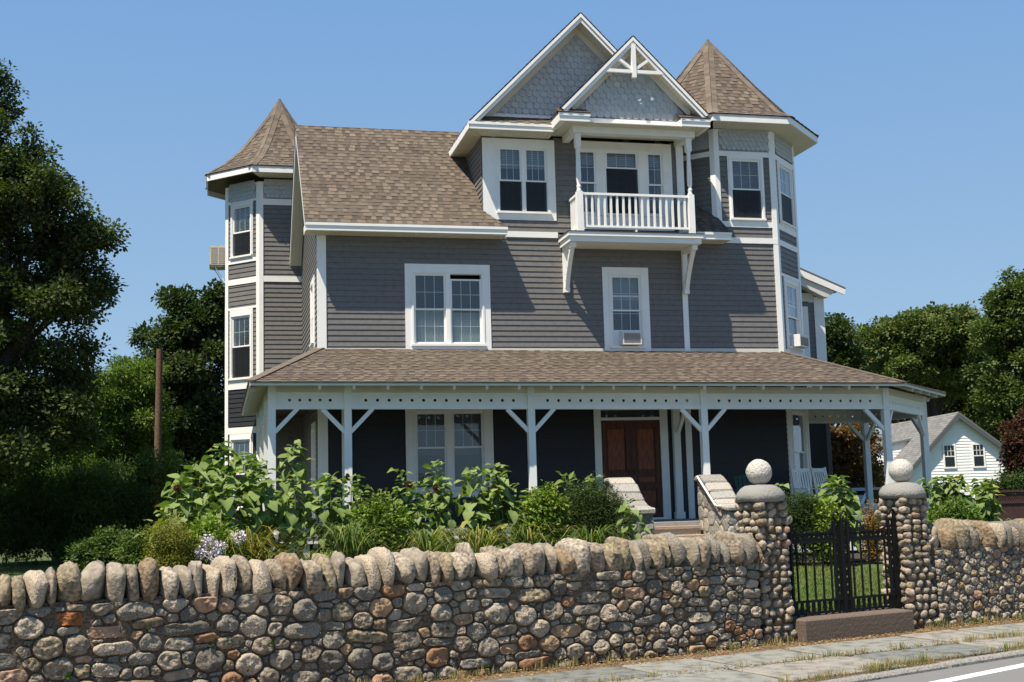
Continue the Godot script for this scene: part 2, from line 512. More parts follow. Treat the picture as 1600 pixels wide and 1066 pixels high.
# double-hung window(s) in one casing. units: [x0, y0, x1, y1, meet, cols, rows, blind, grille_low, opened]
func window(origin: Vector3, u: Vector3, n: Vector3, casing: Array, units: Array, label := "", sill := true) -> MeshInstance3D:
	var m := MB.new()
	var xs := [casing[0], casing[2]]; var ys := [casing[1], casing[3]]
	for q in units:
		xs.append_array([q[0], q[2]]); ys.append_array([q[1], q[3]])
	xs.sort(); ys.sort()
	for i in xs.size() - 1:
		for j in ys.size() - 1:
			if xs[i + 1] - xs[i] < 0.001 or ys[j + 1] - ys[j] < 0.001: continue
			var cx: float = (xs[i] + xs[i + 1]) / 2; var cy: float = (ys[j] + ys[j + 1]) / 2
			var open := false
			for q in units:
				if cx > q[0] and cx < q[2] and cy > q[1] and cy < q[3]: open = true
			if not open: m.bx(xs[i], xs[i + 1], ys[j], ys[j + 1], -0.02, 0.034)
	var o := obj("window", m, mats.white, house, frame(origin, u, n))
	if label != "": o.set_meta("label", label)
	# inner moulding proud of the casing, jambs behind, sill
	var mo := MB.new()
	var all := Rect2(units[0][0], units[0][1], 0, 0)
	for q in units:
		all = all.expand(Vector2(q[0], q[1])).expand(Vector2(q[2], q[3]))
	var e := 0.045
	mo.bx(all.position.x - e, all.end.x + e, all.end.y + 0.005, all.end.y + e, 0.034, 0.050)
	mo.bx(all.position.x - e, all.position.x - 0.005, all.position.y, all.end.y + 0.005, 0.034, 0.050)
	mo.bx(all.end.x + 0.005, all.end.x + e, all.position.y, all.end.y + 0.005, 0.034, 0.050)
	obj("moulding", mo, mats.white, o)
	if sill:
		var sm := MB.new()
		sm.bx(all.position.x - e - 0.02, all.end.x + e + 0.02, all.position.y - 0.042, all.position.y, 0.0345, 0.075)
		obj("sill", sm, mats.white, o)
	for q in units:
		var jm := MB.new()
		jm.bx(q[0], q[0] + 0.012, q[1], q[3], -0.10, 0.030)
		jm.bx(q[2] - 0.012, q[2], q[1], q[3], -0.10, 0.030)
		jm.bx(q[0] + 0.012, q[2] - 0.012, q[3] - 0.012, q[3], -0.10, 0.030)
		jm.bx(q[0] + 0.012, q[2] - 0.012, q[1], q[1] + 0.012, -0.10, 0.030)
		obj("jamb", jm, mats.vinyl, o)
		var x0: float = q[0] + 0.012; var x1: float = q[2] - 0.012
		var meet: float = q[4]
		var lift: float = q[9] if q.size() > 9 else 0.0
		for part in 2:
			var y0: float = meet - 0.02 if part == 0 else q[1] + 0.012 + lift
			var y1: float = q[3] - 0.012 if part == 0 else meet + 0.02 + lift
			if part == 0 and q.size() > 10: y1 -= q[10]
			var zb := 0.0 if part == 0 else -0.032
			var f := 0.034
			var sm := MB.new()
			sm.bx(x0, x0 + f, y0, y1, zb - 0.014, zb + 0.014)
			sm.bx(x1 - f, x1, y0, y1, zb - 0.014, zb + 0.014)
			sm.bx(x0 + f, x1 - f, y1 - f, y1, zb - 0.014, zb + 0.014)
			sm.bx(x0 + f, x1 - f, y0, y0 + f, zb - 0.014, zb + 0.014)
			var sash := obj("sash", sm, mats.vinyl, o)
			var gl := obj("pane", boxmesh(Vector3(x1 - x0 - 2 * f + 0.01, y1 - y0 - 2 * f + 0.01, 0.004)), mats.glass, o)
			gl.position = Vector3((x0 + x1) / 2, (y0 + y1) / 2, zb)
			gl.rotation = Vector3(deck_rng.randfn(0, 0.006), deck_rng.randfn(0, 0.010), 0)
			if (part == 0 or q[8]) and q[5] > 1:
				var gm := MB.new()
				var cols: int = q[5]; var rw: int = q[6]
				for k in range(1, cols):
					var gx := x0 + f + (x1 - x0 - 2 * f) * k / cols
					gm.bx(gx - 0.0045, gx + 0.0045, y0 + f, y1 - f, zb - 0.012, zb - 0.004)
				for k in range(1, rw):
					var gyy := y0 + f + (y1 - y0 - 2 * f) * k / rw
					gm.bx(x0 + f, x1 - f, gyy - 0.0045, gyy + 0.0045, zb - 0.0125, zb - 0.0045)
				obj("grille", gm, mats.vinyl, o)
			if part == 1 and q.size() > 11 and q[11]:
				var sc := obj("insect_screen", boxmesh(Vector3(x1 - x0 - 0.02, meet - q[1] - 0.03, 0.002)), mats.screen, o)
				sc.position = Vector3((x0 + x1) / 2, (q[1] + meet) / 2 - 0.005, 0.012)
		var drop: float = q[7]
		if drop > 0.0:
			# slatted blind hanging behind the glass
			var bm := MB.new()
			var hgt: float = (q[3] - q[1]) * drop
			var cnt := int(hgt / 0.045)
			for k in cnt:
				var by: float = q[3] - 0.03 - k * 0.045
				bm.box(Vector3((x0 + x1) / 2, by - 0.02, -0.115), Vector3(x1 - x0 - 0.02, 0.046, 0.003), Basis(Vector3.RIGHT, -0.5))
			obj("blind", bm, mats.blind if drop < 0.5 else (mats.dim_curtain if drop < 0.95 else mats.curtain), o)
		elif drop < 0.0:
			# gathered curtain over the lower part
			var cmesh := MB.new()
			var top: float = q[1] + (q[3] - q[1]) * -drop
			var crow := [PackedVector3Array(), PackedVector3Array()]
			for k in 33:
				var cx := lerpf(x0, x1, k / 32.0)
				crow[0].append(Vector3(cx, q[1] + 0.01, -0.115 + 0.014 * sin(k * 1.9)))
				crow[1].append(Vector3(cx, top, -0.115 + 0.010 * sin(k * 1.9 + 0.4)))
			cmesh.grid(crow, false, Vector3((x0 + x1) / 2, 0, -5))
			obj("curtain", cmesh, mats.curtain, o)
	return o

# courses of laminated shingles over a flat roof face. poly in (u along the eave, v up the slope)
func shingle_face(parent: Node, origin: Vector3, u: Vector3, vdir: Vector3, poly: Array, seed_: int, merged: MB = null, expo := 0.14) -> void:
	var r := RandomNumberGenerator.new()
	r.seed = seed_
	var m := merged if merged != null else MB.new()
	var n := u.cross(vdir).normalized()
	var vmax := -1e9; var vmin := 1e9
	for p in poly:
		vmax = maxf(vmax, p.y); vmin = minf(vmin, p.y)
	var base := [Color(0.178, 0.136, 0.099), Color(0.158, 0.117, 0.086), Color(0.200, 0.158, 0.118), Color(0.143, 0.106, 0.080), Color(0.187, 0.149, 0.107), Color(0.168, 0.130, 0.100)]
	var rows := int(ceil((vmax - vmin) / expo))
	var drift := noise(seed_ + 7, 0.8, 2)
	for k in rows:
		var v0 := vmin + k * expo
		var v1 := minf(v0 + expo, vmax)
		var s0 := clip_span(poly, v0 + 0.002)
		var s1 := clip_span(poly, v1 - 0.002)
		if s0.y - s0.x < 0.01: continue
		if s1.y < s1.x: s1 = Vector2((s0.x + s0.y) / 2, (s0.x + s0.y) / 2)
		# the sheet of the course
		var x := s0.x - r.randf() * 0.5
		while x < s0.y:
			var w := r.randf_range(0.45, 1.0)
			quad_row(m, origin, u, vdir, n, maxf(x, s0.x), minf(x + w, s0.y), v0, v1, s0, s1, 0.006, 0.0005, shade(base[r.randi() % 6], r.randf_range(0.56, 0.72)))
			x += w
		# the laminated tabs on it
		x = s0.x - r.randf() * 0.3
		while x < s0.y:
			var w := r.randf_range(0.08, 0.20)
			if x + w > s0.x:
				var d := drift.get_noise_2d(x, v0)
				var col := shade(base[r.randi() % 6], r.randf_range(0.84, 1.06) * (1.0 + d * 0.2))
				quad_row(m, origin, u, vdir, n, maxf(x, s0.x), minf(x + w, s0.y), v0 - 0.006, v1, s0, s1, 0.0125, 0.003, col)
			x += w + r.randf_range(0.06, 0.18)
	if merged == null:
		stuff(obj("shingles", m, mats.shingle, parent))

func shade(c: Color, k: float) -> Color:
	return Color(c.r * k, c.g * k, c.b * k)

func quad_row(m: MB, o: Vector3, u: Vector3, vd: Vector3, n: Vector3, x0: float, x1: float, v0: float, v1: float, s0: Vector2, s1: Vector2, lift0: float, lift1: float, col: Color) -> void:
	if x1 - x0 < 0.005: return
	var a := o + u * x0 + vd * v0 + n * lift0
	var b := o + u * x1 + vd * v0 + n * lift0
	var xt0 := clampf(x0, s1.x, s1.y); var xt1 := clampf(x1, s1.x, s1.y)
	var d := o + u * xt1 + vd * v1 + n * lift1
	var e := o + u * xt0 + vd * v1 + n * lift1
	m.quad(a, b, d, e, n, col)
	var back := n * (lift0 - 0.0005)
	var dk := Color(col.r * 0.8, col.g * 0.8, col.b * 0.8)
	m.quad(a, b, b - back, a - back, -vd, dk)
	if lift0 > 0.008:
		m.quad(a, e, e - n * (lift1), a - back, -u, col)
		m.quad(b, d, d - n * (lift1), b - back, u, col)

# strip of narrow boards under an eave, between two edges a0->a1 (wall side) and b0->b1 (outer side)
func soffit(a0: Vector3, a1: Vector3, b0: Vector3, b1: Vector3, parent: Node, step := 0.1) -> void:
	var m := MB.new()
	var cnt := maxi(1, int(((a1 - a0).length() + (b1 - b0).length()) * 0.5 / step))
	for k in cnt:
		var t0 := (k + 0.035) / cnt; var t1 := (k + 0.965) / cnt
		var p := [a0.lerp(a1, t0), a0.lerp(a1, t1), b0.lerp(b1, t1), b0.lerp(b1, t0)]
		m.prism(p, Vector3(0, 0.008, 0))
	m.prism([a0, a1, b1, b0].map(func(q): return q + Vector3(0, 0.0085, 0)), Vector3(0, 0.01, 0))
	obj("soffit", m, mats.cream, parent)

# scalloped shingle, hanging from y = 0 down
func scale_mesh(w: float, h: float) -> ArrayMesh:
	var m := MB.new()
	var pl := [Vector3(-w / 2, 0, 0), Vector3(-w / 2, -h + w / 2 * 0.85, 0.006)]
	for k in range(1, 8):
		var a := PI + PI * k / 8.0
		pl.append(Vector3(cos(a) * w / 2, -h + w / 2 * 0.85 + sin(a) * w / 2 * 0.85, 0.008))
	pl.append(Vector3(w / 2, -h + w / 2 * 0.85, 0.006))
	pl.append(Vector3(w / 2, 0, 0))
	m.prism(pl, Vector3(0, 0, 0.016))
	return m.mesh()

func scale_wall(parent: Node, xf: Transform3D, poly: Array, w: float, h: float, joined: bool, seed_: int) -> void:
	var r := RandomNumberGenerator.new(); r.seed = seed_
	var y0 := 1e9; var y1 := -1e9
	for p in poly: y0 = minf(y0, p.y); y1 = maxf(y1, p.y)
	var sm := scale_mesh(w * 0.965, h * 1.75)
	var rows := int(ceil((y1 - y0) / h))
	var st := SurfaceTool.new()
	for k in rows:
		var top := y0 + (k + 1) * h + h * 0.75
		var yb := top - h * 1.75
		var sp := clip_span(poly, clampf(yb + h * 0.6, y0 + 0.002, y1 - 0.002))
		if sp.y - sp.x < w * 0.5: continue
		var off := (w / 2) if k % 2 == 1 else 0.0
		var i0 := int(floor((sp.x - off) / w)); var i1 := int(ceil((sp.y - off) / w))
		for i in range(i0, i1 + 1):
			var x := off + i * w
			if x < sp.x - w * 0.05 or x > sp.y + w * 0.05: continue
			var t := Transform3D(Basis(Vector3.FORWARD, r.randf_range(-0.012, 0.012)) * Basis(Vector3.RIGHT, -0.10), Vector3(x, top + r.randf_range(-0.004, 0.004), 0.004))
			if joined:
				st.append_from(sm, 0, xf * t)
			else:
				obj("scalloped_shingle", sm, mats["scale%d" % (r.randi() % 3)], parent, xf * t)
	if joined:
		var am := st.commit()
		stuff(obj("scalloped_shingles", am, mats.scale0, parent))

# ---------------------------------------------------------------- the house
const X := Vector3(1, 0, 0)
const Y := Vector3(0, 1, 0)
const Z := Vector3(0, 0, 1)

func hpart(called: String, m: MB, key := "white") -> MeshInstance3D:
	return obj(called, m, mats[key], house)

func one(called: String, x0: float, x1: float, y0: float, y1: float, z0: float, z1: float, key := "white", parent: Node = null) -> MeshInstance3D:
	var o := obj(called, boxmesh(Vector3(absf(x1 - x0), absf(y1 - y0), absf(z1 - z0))), mats[key], parent if parent != null else house)
	o.position = Vector3((x0 + x1) / 2, (y0 + y1) / 2, (z0 + z1) / 2)
	return o

func barpart(called: String, a: Vector3, b: Vector3, w: float, h: float, up := Vector3.UP, key := "white", parent: Node = null) -> MeshInstance3D:
	var m := MB.new()
	m.bar(a, b, w, h, up)
	return obj(called, m, mats[key], parent if parent != null else house)

func build_house() -> void:
	house = thing("house", "grey clapboard house with two turrets, white trim, balcony and wraparound porch", "house")
	deck_rng.seed = 11
	make_board()
	build_body()
	build_main_roof()
	build_dormer()
	build_balcony()
	build_turret(Vector3(9.44, 0, -1.69), 1.69, true)
	build_turret(Vector3(-0.47, 0, -6.53), 1.33, false)
	build_porch()
	build_rear_wing()

func build_body() -> void:
	# second floor front
	var ca := [1.75, 4.50, 3.55, 6.375]; var cb := [6.02, 4.50, 7.06, 6.375]
	var ua := [[1.93, 4.70, 2.61, 6.18, 5.43, 3, 2, -0.52, true, 0.0, 0.0], [2.69, 4.70, 3.37, 6.18, 5.43, 3, 2, -0.46, true, -0.0, 0.10]]
	var ub := [[6.20, 4.66, 6.88, 6.20, 5.44, 3, 2, 0.34, true, 0.31]]
	siding_wall("front_wall", Vector3.ZERO, X, Z, 10.14, 4.42, 6.98, [[1.93, 4.70, 2.61, 6.18], [2.69, 4.70, 3.37, 6.18], [6.20, 4.66, 6.88, 6.20]], [ca, cb], "siding")
	window(Vector3.ZERO, X, Z, ca, ua, "paired white sash window above the porch roof")
	window(Vector3.ZERO, X, Z, cb, ub, "single white sash window with an air conditioner in it")
	# porch level front, dark boards whose colour also holds the porch shade
	var cg := [1.72, 1.55, 3.54, 3.36]; var cd := [5.72, 0.97, 7.36, 3.36]
	siding_wall("porch_wall", Vector3.ZERO, X, Z, 10.14, 0.97, 4.41, [[1.92, 1.72, 2.57, 3.30], [2.68, 1.72, 3.34, 3.30], [5.87, 0.97, 7.19, 3.32]], [cg, cd], "dark_shaded_siding", false)
	window(Vector3.ZERO, X, Z, cg, [[1.92, 1.72, 2.57, 3.30, 2.57, 3, 2, 0.55, false], [2.68, 1.72, 3.34, 3.30, 2.57, 3, 2, 0.55, false]], "paired white sash window under the porch")
	build_door()
	# left gable end
	var gp := [Vector2(0, 4.42), Vector2(5.2, 4.42), Vector2(5.2, 7.1), Vector2(2.6, 9.55), Vector2(0, 7.1)]
	siding_wall("side_wall", Vector3(0, 0, -5.2), Z, -X, 5.2, 4.42, 9.5, [], [[3.2, 4.75, 4.2, 6.3]], "siding", false, gp)
	siding_wall("side_wall", Vector3(0, 0, -5.2), Z, -X, 5.2, 0.97, 4.41, [], [[3.2, 1.2, 4.2, 3.2]], "siding", false)
	window(Vector3(0, 0, -5.2), Z, -X, [3.2, 4.75, 4.2, 6.3], [[3.36, 4.9, 4.04, 6.14, 5.5, 3, 2, 0.96, false]], "")
	window(Vector3(0, 0, -5.2), Z, -X, [3.2, 1.2, 4.2, 3.2], [[3.36, 1.35, 4.04, 3.04, 2.2, 3, 2, 0.96, false]], "")
	# corner boards: front left corner is an L of two boards
	one("corner_board", -0.034, 0.14, 4.42, 6.93, 0.0, 0.036)
	one("corner_board", -0.036, 0.0, 4.42, 6.93, -0.14, -0.001)
	one("corner_board", -0.034, 0.15, 0.97, 4.40, 0.0, 0.036, "porch_paint")
	one("corner_board", -0.036, 0.0, 0.97, 4.40, -0.14, -0.001, "porch_paint")
	one("belt_board", 3.92, 5.06, 6.985, 7.11, 0.0, 0.04)
	one("belt_board", 8.05, 10.14, 6.965, 7.09, 0.0, 0.04)
	one("trim_board", 7.83, 7.95, 4.52, 5.86, 0.0, 0.038)
	one("flashing_strip", 0.14, 10.05, 4.53, 4.615, 0.021, 0.03, "cream")
	one("trim_board", 7.76, 7.90, 0.97, 4.30, 0.0, 0.04, "porch_paint")
	# foundation, floors inside, back
	one("foundation", 0.03, 10.05, 0.0, 0.96, -8.0, -0.02, "cheek2")
	for fy in [0.965, 4.0, 6.985]:
		one("inner_floor", 0.11, 10.0, fy - 0.12, fy, -5.1, -0.11, "interior")
	one("partition", 0.11, 9.6, 0.97, 7.0, -3.1, -3.0, "interior")
	one("partition", 3.6, 7.9, 7.0, 9.1, -3.1, -3.0, "interior")
	one("back_wall", 0.0, 3.43, 0.97, 7.0, -5.35, -5.21, "siding0")
	one("back_wall", 3.44, 11.0, 0.97, 9.2, -8.15, -8.0, "siding0")
	one("back_wall", 10.95, 11.1, 0.97, 9.2, -8.0, -2.45, "siding0")
	# window air conditioner of the single window, and its side panels
	ac_unit(Vector3.ZERO, X, Z, 6.37, 6.79, 4.68, 4.965, 0.22, "small window air conditioner")
	for s in [[6.215, 6.37], [6.79, 6.865]]:
		one("filler_panel", s[0], s[1], 4.675, 4.98, -0.03, -0.015, "vinyl")

func ac_unit(origin: Vector3, u: Vector3, n: Vector3, x0: float, x1: float, y0: float, y1: float, depth: float, label: String, key := "ac_white", holder: Node = null) -> void:
	var m := MB.new()
	m.bx(x0, x1, y0, y1, -0.25, depth - 0.012)
	var o := obj("air_conditioner", m, mats[key], holder if holder != null else house, frame(origin, u, n))
	if holder == null: o.set_meta("label", label)
	var f := MB.new()
	var b := 0.025
	f.bx(x0, x0 + b, y0, y1, depth - 0.0115, depth)
	f.bx(x1 - b, x1, y0, y1, depth - 0.0115, depth)
	f.bx(x0 + b, x1 - b, y1 - b, y1, depth - 0.0115, depth)
	f.bx(x0 + b, x1 - b, y0, y0 + b, depth - 0.0115, depth)
	obj("rim", f, mats[key], o)
	var g := MB.new()
	var cnt := int((y1 - y0 - 2 * b) / 0.02)
	for k in cnt:
		g.bx(x0 + b, x1 - b, y0 + b + k * 0.02, y0 + b + k * 0.02 + 0.012, depth - 0.011, depth - 0.004)
	obj("grille", g, mats.ac_grille, o)

func build_door() -> void:
	var m := MB.new()
	m.bx(5.72, 5.87, 0.97, 3.36, -0.05, 0.04)
	m.bx(7.19, 7.36, 0.97, 3.36, -0.05, 0.04)
	m.bx(5.87, 7.19, 3.30, 3.36, -0.05, 0.04)
	m.bx(5.87, 7.19, 3.08, 3.14, -0.05, 0.03)
	m.bx(5.87, 7.19, 0.971, 1.02, -0.05, 0.06)
	var fr := hpart("door_frame", m, "porch_paint")
	fr.set_meta("label", "white frame of the front door with transom")
	one("transom_pane", 5.88, 7.18, 3.14, 3.30, -0.04, -0.034, "glass", fr)
	for k in 2:
		var x0 := 5.875 if k == 0 else 6.533
		var x1 := 6.527 if k == 0 else 7.185
		var d := MB.new()
		d.bx(x0, x1, 1.025, 3.075, -0.06, -0.025)
		# stiles, rails
		for s in [[x0, x0 + 0.11, 1.025, 3.075], [x1 - 0.11, x1, 1.025, 3.075], [x0 + 0.11, x1 - 0.11, 2.93, 3.075], [x0 + 0.11, x1 - 0.11, 1.025, 1.2], [x0 + 0.11, x1 - 0.11, 1.62, 1.74], [x0 + 0.11, x1 - 0.11, 1.90, 2.0]]:
			d.bx(s[0], s[1], s[2], s[3], -0.025, 0.0)
		var dd := hpart("door_leaf", d, "door")
		dd.set_meta("label", "dark red wooden door leaf with raised panels")
		for s in [[2.04, 2.89], [1.77, 1.87], [1.24, 1.58]]:
			one("panel", x0 + 0.145, x1 - 0.145, s[0], s[1], -0.025, -0.010, "door_panel", dd)
		for j in 7:
			one("reed", x0 + 0.17 + j * 0.048, x0 + 0.195 + j * 0.048, 1.28, 1.54, -0.010, -0.002, "door_panel", dd)
		var hx := x1 - 0.055 if k == 0 else x0 + 0.055
		one("handle", hx - 0.012, hx + 0.012, 1.93, 2.05, 0.0, 0.03, "dark_edge", dd)

func build_main_roof() -> void:
	var e := Vector3(0, 7.10, 0.45); var r := Vector3(0, 10.02, -2.6)
	var vd := (r - e).normalized()
	var len_ := (r - e).length()
	var roof := MB.new()
	# deck slabs of both slopes
	var up := vd.cross(X) * -1.0
	if up.y < 0: up = -up
	var back := Vector3(0, 7.10, -5.65)
	var vb := (r - back).normalized()
	var t := Vector3(0, -0.11, 0)
	roof.prism([Vector3(-0.30, e.y, e.z), Vector3(3.85, e.y, e.z), Vector3(3.44, 7.53, 0.0), Vector3(3.44, r.y, r.z), Vector3(-0.30, r.y, r.z)], t)
	roof.prism([Vector3(-0.30, back.y, back.z), Vector3(3.44, back.y, back.z), Vector3(3.44, r.y, r.z), Vector3(-0.30, r.y, r.z)], t)
	var patch := MB.new()
	patch.prism([Vector3(7.99, e.y, e.z), Vector3(8.85, e.y, e.z), Vector3(8.74, 7.53, 0.0), Vector3(7.99, 8.6, -1.11)], t)
	var rf2 := hpart("roof_end", patch, "plain_roof")
	var rf := hpart("roof", roof, "plain_roof")
	rf.set_meta("label", "brown shingled main roof left of the dormer")
	shingle_face(rf, Vector3(-0.31, e.y + 0.004, e.z + 0.02), X, vd, [Vector2(0, 0), Vector2(4.16, 0), Vector2(3.75, 0.64), Vector2(3.75, len_), Vector2(0, len_)], 101)
	shingle_face(rf2, Vector3(7.98, e.y + 0.004, e.z + 0.02), X, vd, [Vector2(0, 0), Vector2(0.87, 0), Vector2(0.76, 0.62), Vector2(0, 2.1)], 102)
	shingle_face(rf, Vector3(3.44, back.y + 0.004, back.z), -X, vb, [Vector2(0, 0), Vector2(3.75, 0), Vector2(3.75, len_), Vector2(0, len_)], 103)
	# ridge caps
	var rc := MB.new()
	var rr := RandomNumberGenerator.new(); rr.seed = 5
	for k in 27:
		var x := -0.31 + k * 0.14
		var col := shade(Color(0.165, 0.13, 0.098), rr.randf_range(0.8, 1.1))
		for sg in [1.0, -1.0]:
			rc.box(Vector3(x + 0.08, r.y + 0.005 - 0.055, r.z + 0.06 * sg), Vector3(0.17, 0.012, 0.16), Basis(X, 0.76 * sg) * Basis(Z, -0.05), col)
	stuff(obj("ridge_caps", rc, mats.shingle, rf))
	# boxed eaves
	one("fascia", -0.29, 3.85, 6.945, 7.095, 0.43, 0.465)
	one("fascia", -0.305, -0.28, 6.93, 7.09, -0.02, 0.43)
	one("fascia", 7.98, 8.85, 6.945, 7.095, 0.43, 0.465)
	one("crown_moulding", -0.30, 3.86, 7.045, 7.10, 0.4655, 0.485)
	one("crown_moulding", 8.05, 8.86, 7.045, 7.10, 0.4655, 0.485)
	soffit(Vector3(-0.28, 6.935, 0.02), Vector3(3.84, 6.935, 0.02), Vector3(-0.28, 6.935, 0.43), Vector3(3.84, 6.935, 0.43), rf)
	soffit(Vector3(7.98, 6.935, 0.02), Vector3(8.84, 6.935, 0.02), Vector3(7.98, 6.935, 0.43), Vector3(8.84, 6.935, 0.43), rf)
	one("eave_end", 3.82, 3.845, 6.945, 7.09, 0.05, 0.43)
	# rakes at the left gable end
	for sd in [[e, r], [back, r]]:
		var a: Vector3 = sd[0]; var b: Vector3 = sd[1]
		var d := (b - a).normalized()
		var nrm := d.cross(X)
		if nrm.y < 0: nrm = -nrm
		barpart("rake_board", a + Vector3(-0.285, 0, 0) - nrm * 0.10 + d * 0.02, b + Vector3(-0.285, 0, 0) - nrm * 0.10 - d * 0.1, 0.03, 0.2, nrm)
		var a2 := a + Vector3(-0.145, 0, 0) - nrm * 0.185; var b2 := b + Vector3(-0.145, 0, 0) - nrm * 0.185
		barpart("rake_soffit", a2, b2 - d * 0.18, 0.25, 0.016, nrm, "cream")
	one("rake_return", -0.3, 0.0, 6.80, 6.93, -5.62, -5.3)

func build_dormer() -> void:
	# third floor front wall under the big gable
	var c1 := [3.45, 7.36, 5.04, 9.13]; var c2 := [5.52, 7.20, 7.71, 9.15]
	var dop := []
	for q in [[3.80, 7.54, 4.31, 8.94], [4.37, 7.54, 4.86, 8.94], [5.58, 7.55, 5.97, 8.95], [6.18, 7.55, 6.93, 8.95], [7.13, 7.55, 7.50, 8.95]]:
		dop.append([q[0] - 3.44, q[1], q[2] - 3.44, q[3]])
	siding_wall("dormer_wall", Vector3(3.44, 0, 0), X, Z, 4.54, 7.11, 9.16, dop, [[c1[0] - 3.44, c1[1], c1[2] - 3.44, c1[3]], [c2[0] - 3.44, c2[1], c2[2] - 3.44, c2[3]]], "siding")
	window(Vector3.ZERO, X, Z, c1, [[3.80, 7.54, 4.31, 8.94, 8.22, 3, 2, 0.30, true, 0.0, 0.0, true], [4.37, 7.54, 4.86, 8.94, 8.22, 3, 2, 0.30, true, 0.0, 0.0, true]], "paired white sash window of the dormer")
	window(Vector3.ZERO, X, Z, c2, [[5.58, 7.55, 5.97, 8.95, 8.23, 2, 2, 0.2, true], [6.18, 7.55, 6.93, 8.95, 8.58, 3, 1, 0.22, true, 0.0, 0.0, true], [7.13, 7.55, 7.50, 8.95, 8.23, 2, 2, 0.2, true]], "three-part white window behind the balcony rail")
	one("corner_board", 7.82, 7.985, 7.11, 9.1, 0.0, 0.035)
	siding_wall("dormer_cheek", Vector3(3.44, 0, -7.0), Z, -X, 7.0, 7.2, 9.16, [], [], "siding", false)
	siding_wall("dormer_cheek", Vector3(7.985, 0, 0.0), -Z, X, 7.0, 7.0, 9.16, [], [], "siding", false)
	var ax := 5.59; var ay := 11.86; var lx := 3.08; var rx := 8.10; var ey := 9.33
	# roof slabs of the big gable
	var t := Vector3(0, -0.12, 0)
	var roof := MB.new()
	roof.prism([Vector3(lx, ey, 0.5), Vector3(ax, ay, 0.5), Vector3(ax, ay, -8.3), Vector3(lx, ey, -8.3)], t)
	roof.prism([Vector3(rx, ey, 0.5), Vector3(ax, ay, 0.5), Vector3(ax, ay, -8.3), Vector3(rx, ey, -8.3)], t)
	var rf := hpart("gable_roof", roof, "dark_edge")
	var vd := Vector3(ax - lx, ay - ey, 0).normalized()
	shingle_face(rf, Vector3(lx, ey + 0.004, -8.3), Z, vd, [Vector2(0, 0), Vector2(8.82, 0), Vector2(8.82, 3.55), Vector2(0, 3.55)], 201)
	var vr := Vector3(ax - rx, ay - ey, 0).normalized()
	shingle_face(rf, Vector3(rx, ey + 0.004, 0.52), -Z, vr, [Vector2(0, 0), Vector2(8.82, 0), Vector2(8.82, 3.55), Vector2(0, 3.55)], 202)
	gable_trim(rf, ax, ay, lx, rx, ey, 0.5, 0.06)
	# scalloped gable wall
	var gw := MB.new()
	gw.prism([Vector3(3.30, 9.40, -0.06), Vector3(7.88, 9.40, -0.06), Vector3(ax, 11.66, -0.06)], Vector3(0, 0, 0.11))
	var gwall := hpart("gable_wall", gw, "scale0")
	gwall.set_meta("label", "big front gable wall of blue-grey scalloped shingles")
	scale_wall(gwall, Transform3D(Basis.IDENTITY, Vector3(0, 0, 0.05)), [Vector2(3.63, 9.65), Vector2(7.55, 9.65), Vector2(ax, 11.56)], 0.158, 0.135, false, 31)
	one("gable_base_board", 3.50, 5.3, 9.57, 9.665, 0.05, 0.085)
	# pent roof in front of it and the boxed eave round the dormer
	var pent := MB.new()
	pent.prism([Vector3(3.10, 9.325, 0.5), Vector3(4.95, 9.325, 0.5), Vector3(4.95, 9.60, 0.06), Vector3(3.36, 9.60, 0.06)], Vector3(0, -0.03, 0))
	var pr := hpart("pent_roof", pent, "plain_roof")
	shingle_face(pr, Vector3(3.09, 9.327, 0.515), X, Vector3(0, 0.275, -0.455).normalized(), [Vector2(0, 0), Vector2(1.86, 0), Vector2(1.86, 0.53), Vector2(0.27, 0.53)], 203)
	one("fascia", 3.09, 4.94, 9.175, 9.325, 0.475, 0.505)
	one("fascia", 3.075, 3.10, 9.175, 9.325, -2.2, 0.505)
	one("crown_moulding", 3.06, 4.94, 9.27, 9.33, 0.5055, 0.522)
	soffit(Vector3(3.47, 9.165, 0.0), Vector3(4.93, 9.165, 0.0), Vector3(3.11, 9.165, 0.475), Vector3(4.93, 9.165, 0.475), rf)
	soffit(Vector3(3.44, 9.165, -2.4), Vector3(3.44, 9.165, 0.0), Vector3(3.10, 9.165, -2.4), Vector3(3.10, 9.165, 0.475), rf)
	one("fascia", 8.075, 8.10, 9.175, 9.325, -2.2, 0.45)
	soffit(Vector3(7.99, 9.165, -2.4), Vector3(7.99, 9.165, 0.45), Vector3(8.08, 9.165, -2.4), Vector3(8.08, 9.165, 0.45), rf)
	# ceiling over the top room
	one("inner_ceiling", 3.46, 7.96, 9.05, 9.15, -7.0, -0.11, "interior")
	# ---- the smaller gable over the balcony
	var bx_ := 6.545; var by := 11.17; var bl := 4.92; var br := 8.17; var bey := 9.53
	var bay := MB.new()
	bay.prism([Vector3(bl, bey, 1.1), Vector3(bx_, by, 1.1), Vector3(bx_, by, -1.8), Vector3(bl, bey, -1.8)], t)
	bay.prism([Vector3(br, bey, 1.1), Vector3(bx_, by, 1.1), Vector3(bx_, by, -1.8), Vector3(br, bey, -1.8)], t)
	var bf := hpart("balcony_roof", bay, "dark_edge")
	shingle_face(bf, Vector3(bl, bey + 0.004, -1.8), Z, Vector3(1, 1.009, 0).normalized(), [Vector2(0, 0), Vector2(2.92, 0), Vector2(2.92, 2.3), Vector2(0, 2.3)], 204)
	shingle_face(bf, Vector3(br, bey + 0.004, 1.12), -Z, Vector3(-1, 1.009, 0).normalized(), [Vector2(0, 0), Vector2(2.92, 0), Vector2(2.92, 2.3), Vector2(0, 2.3)], 205)
	gable_trim(bf, bx_, by, bl, br, bey, 1.1, 0.80)
	var sw := MB.new()
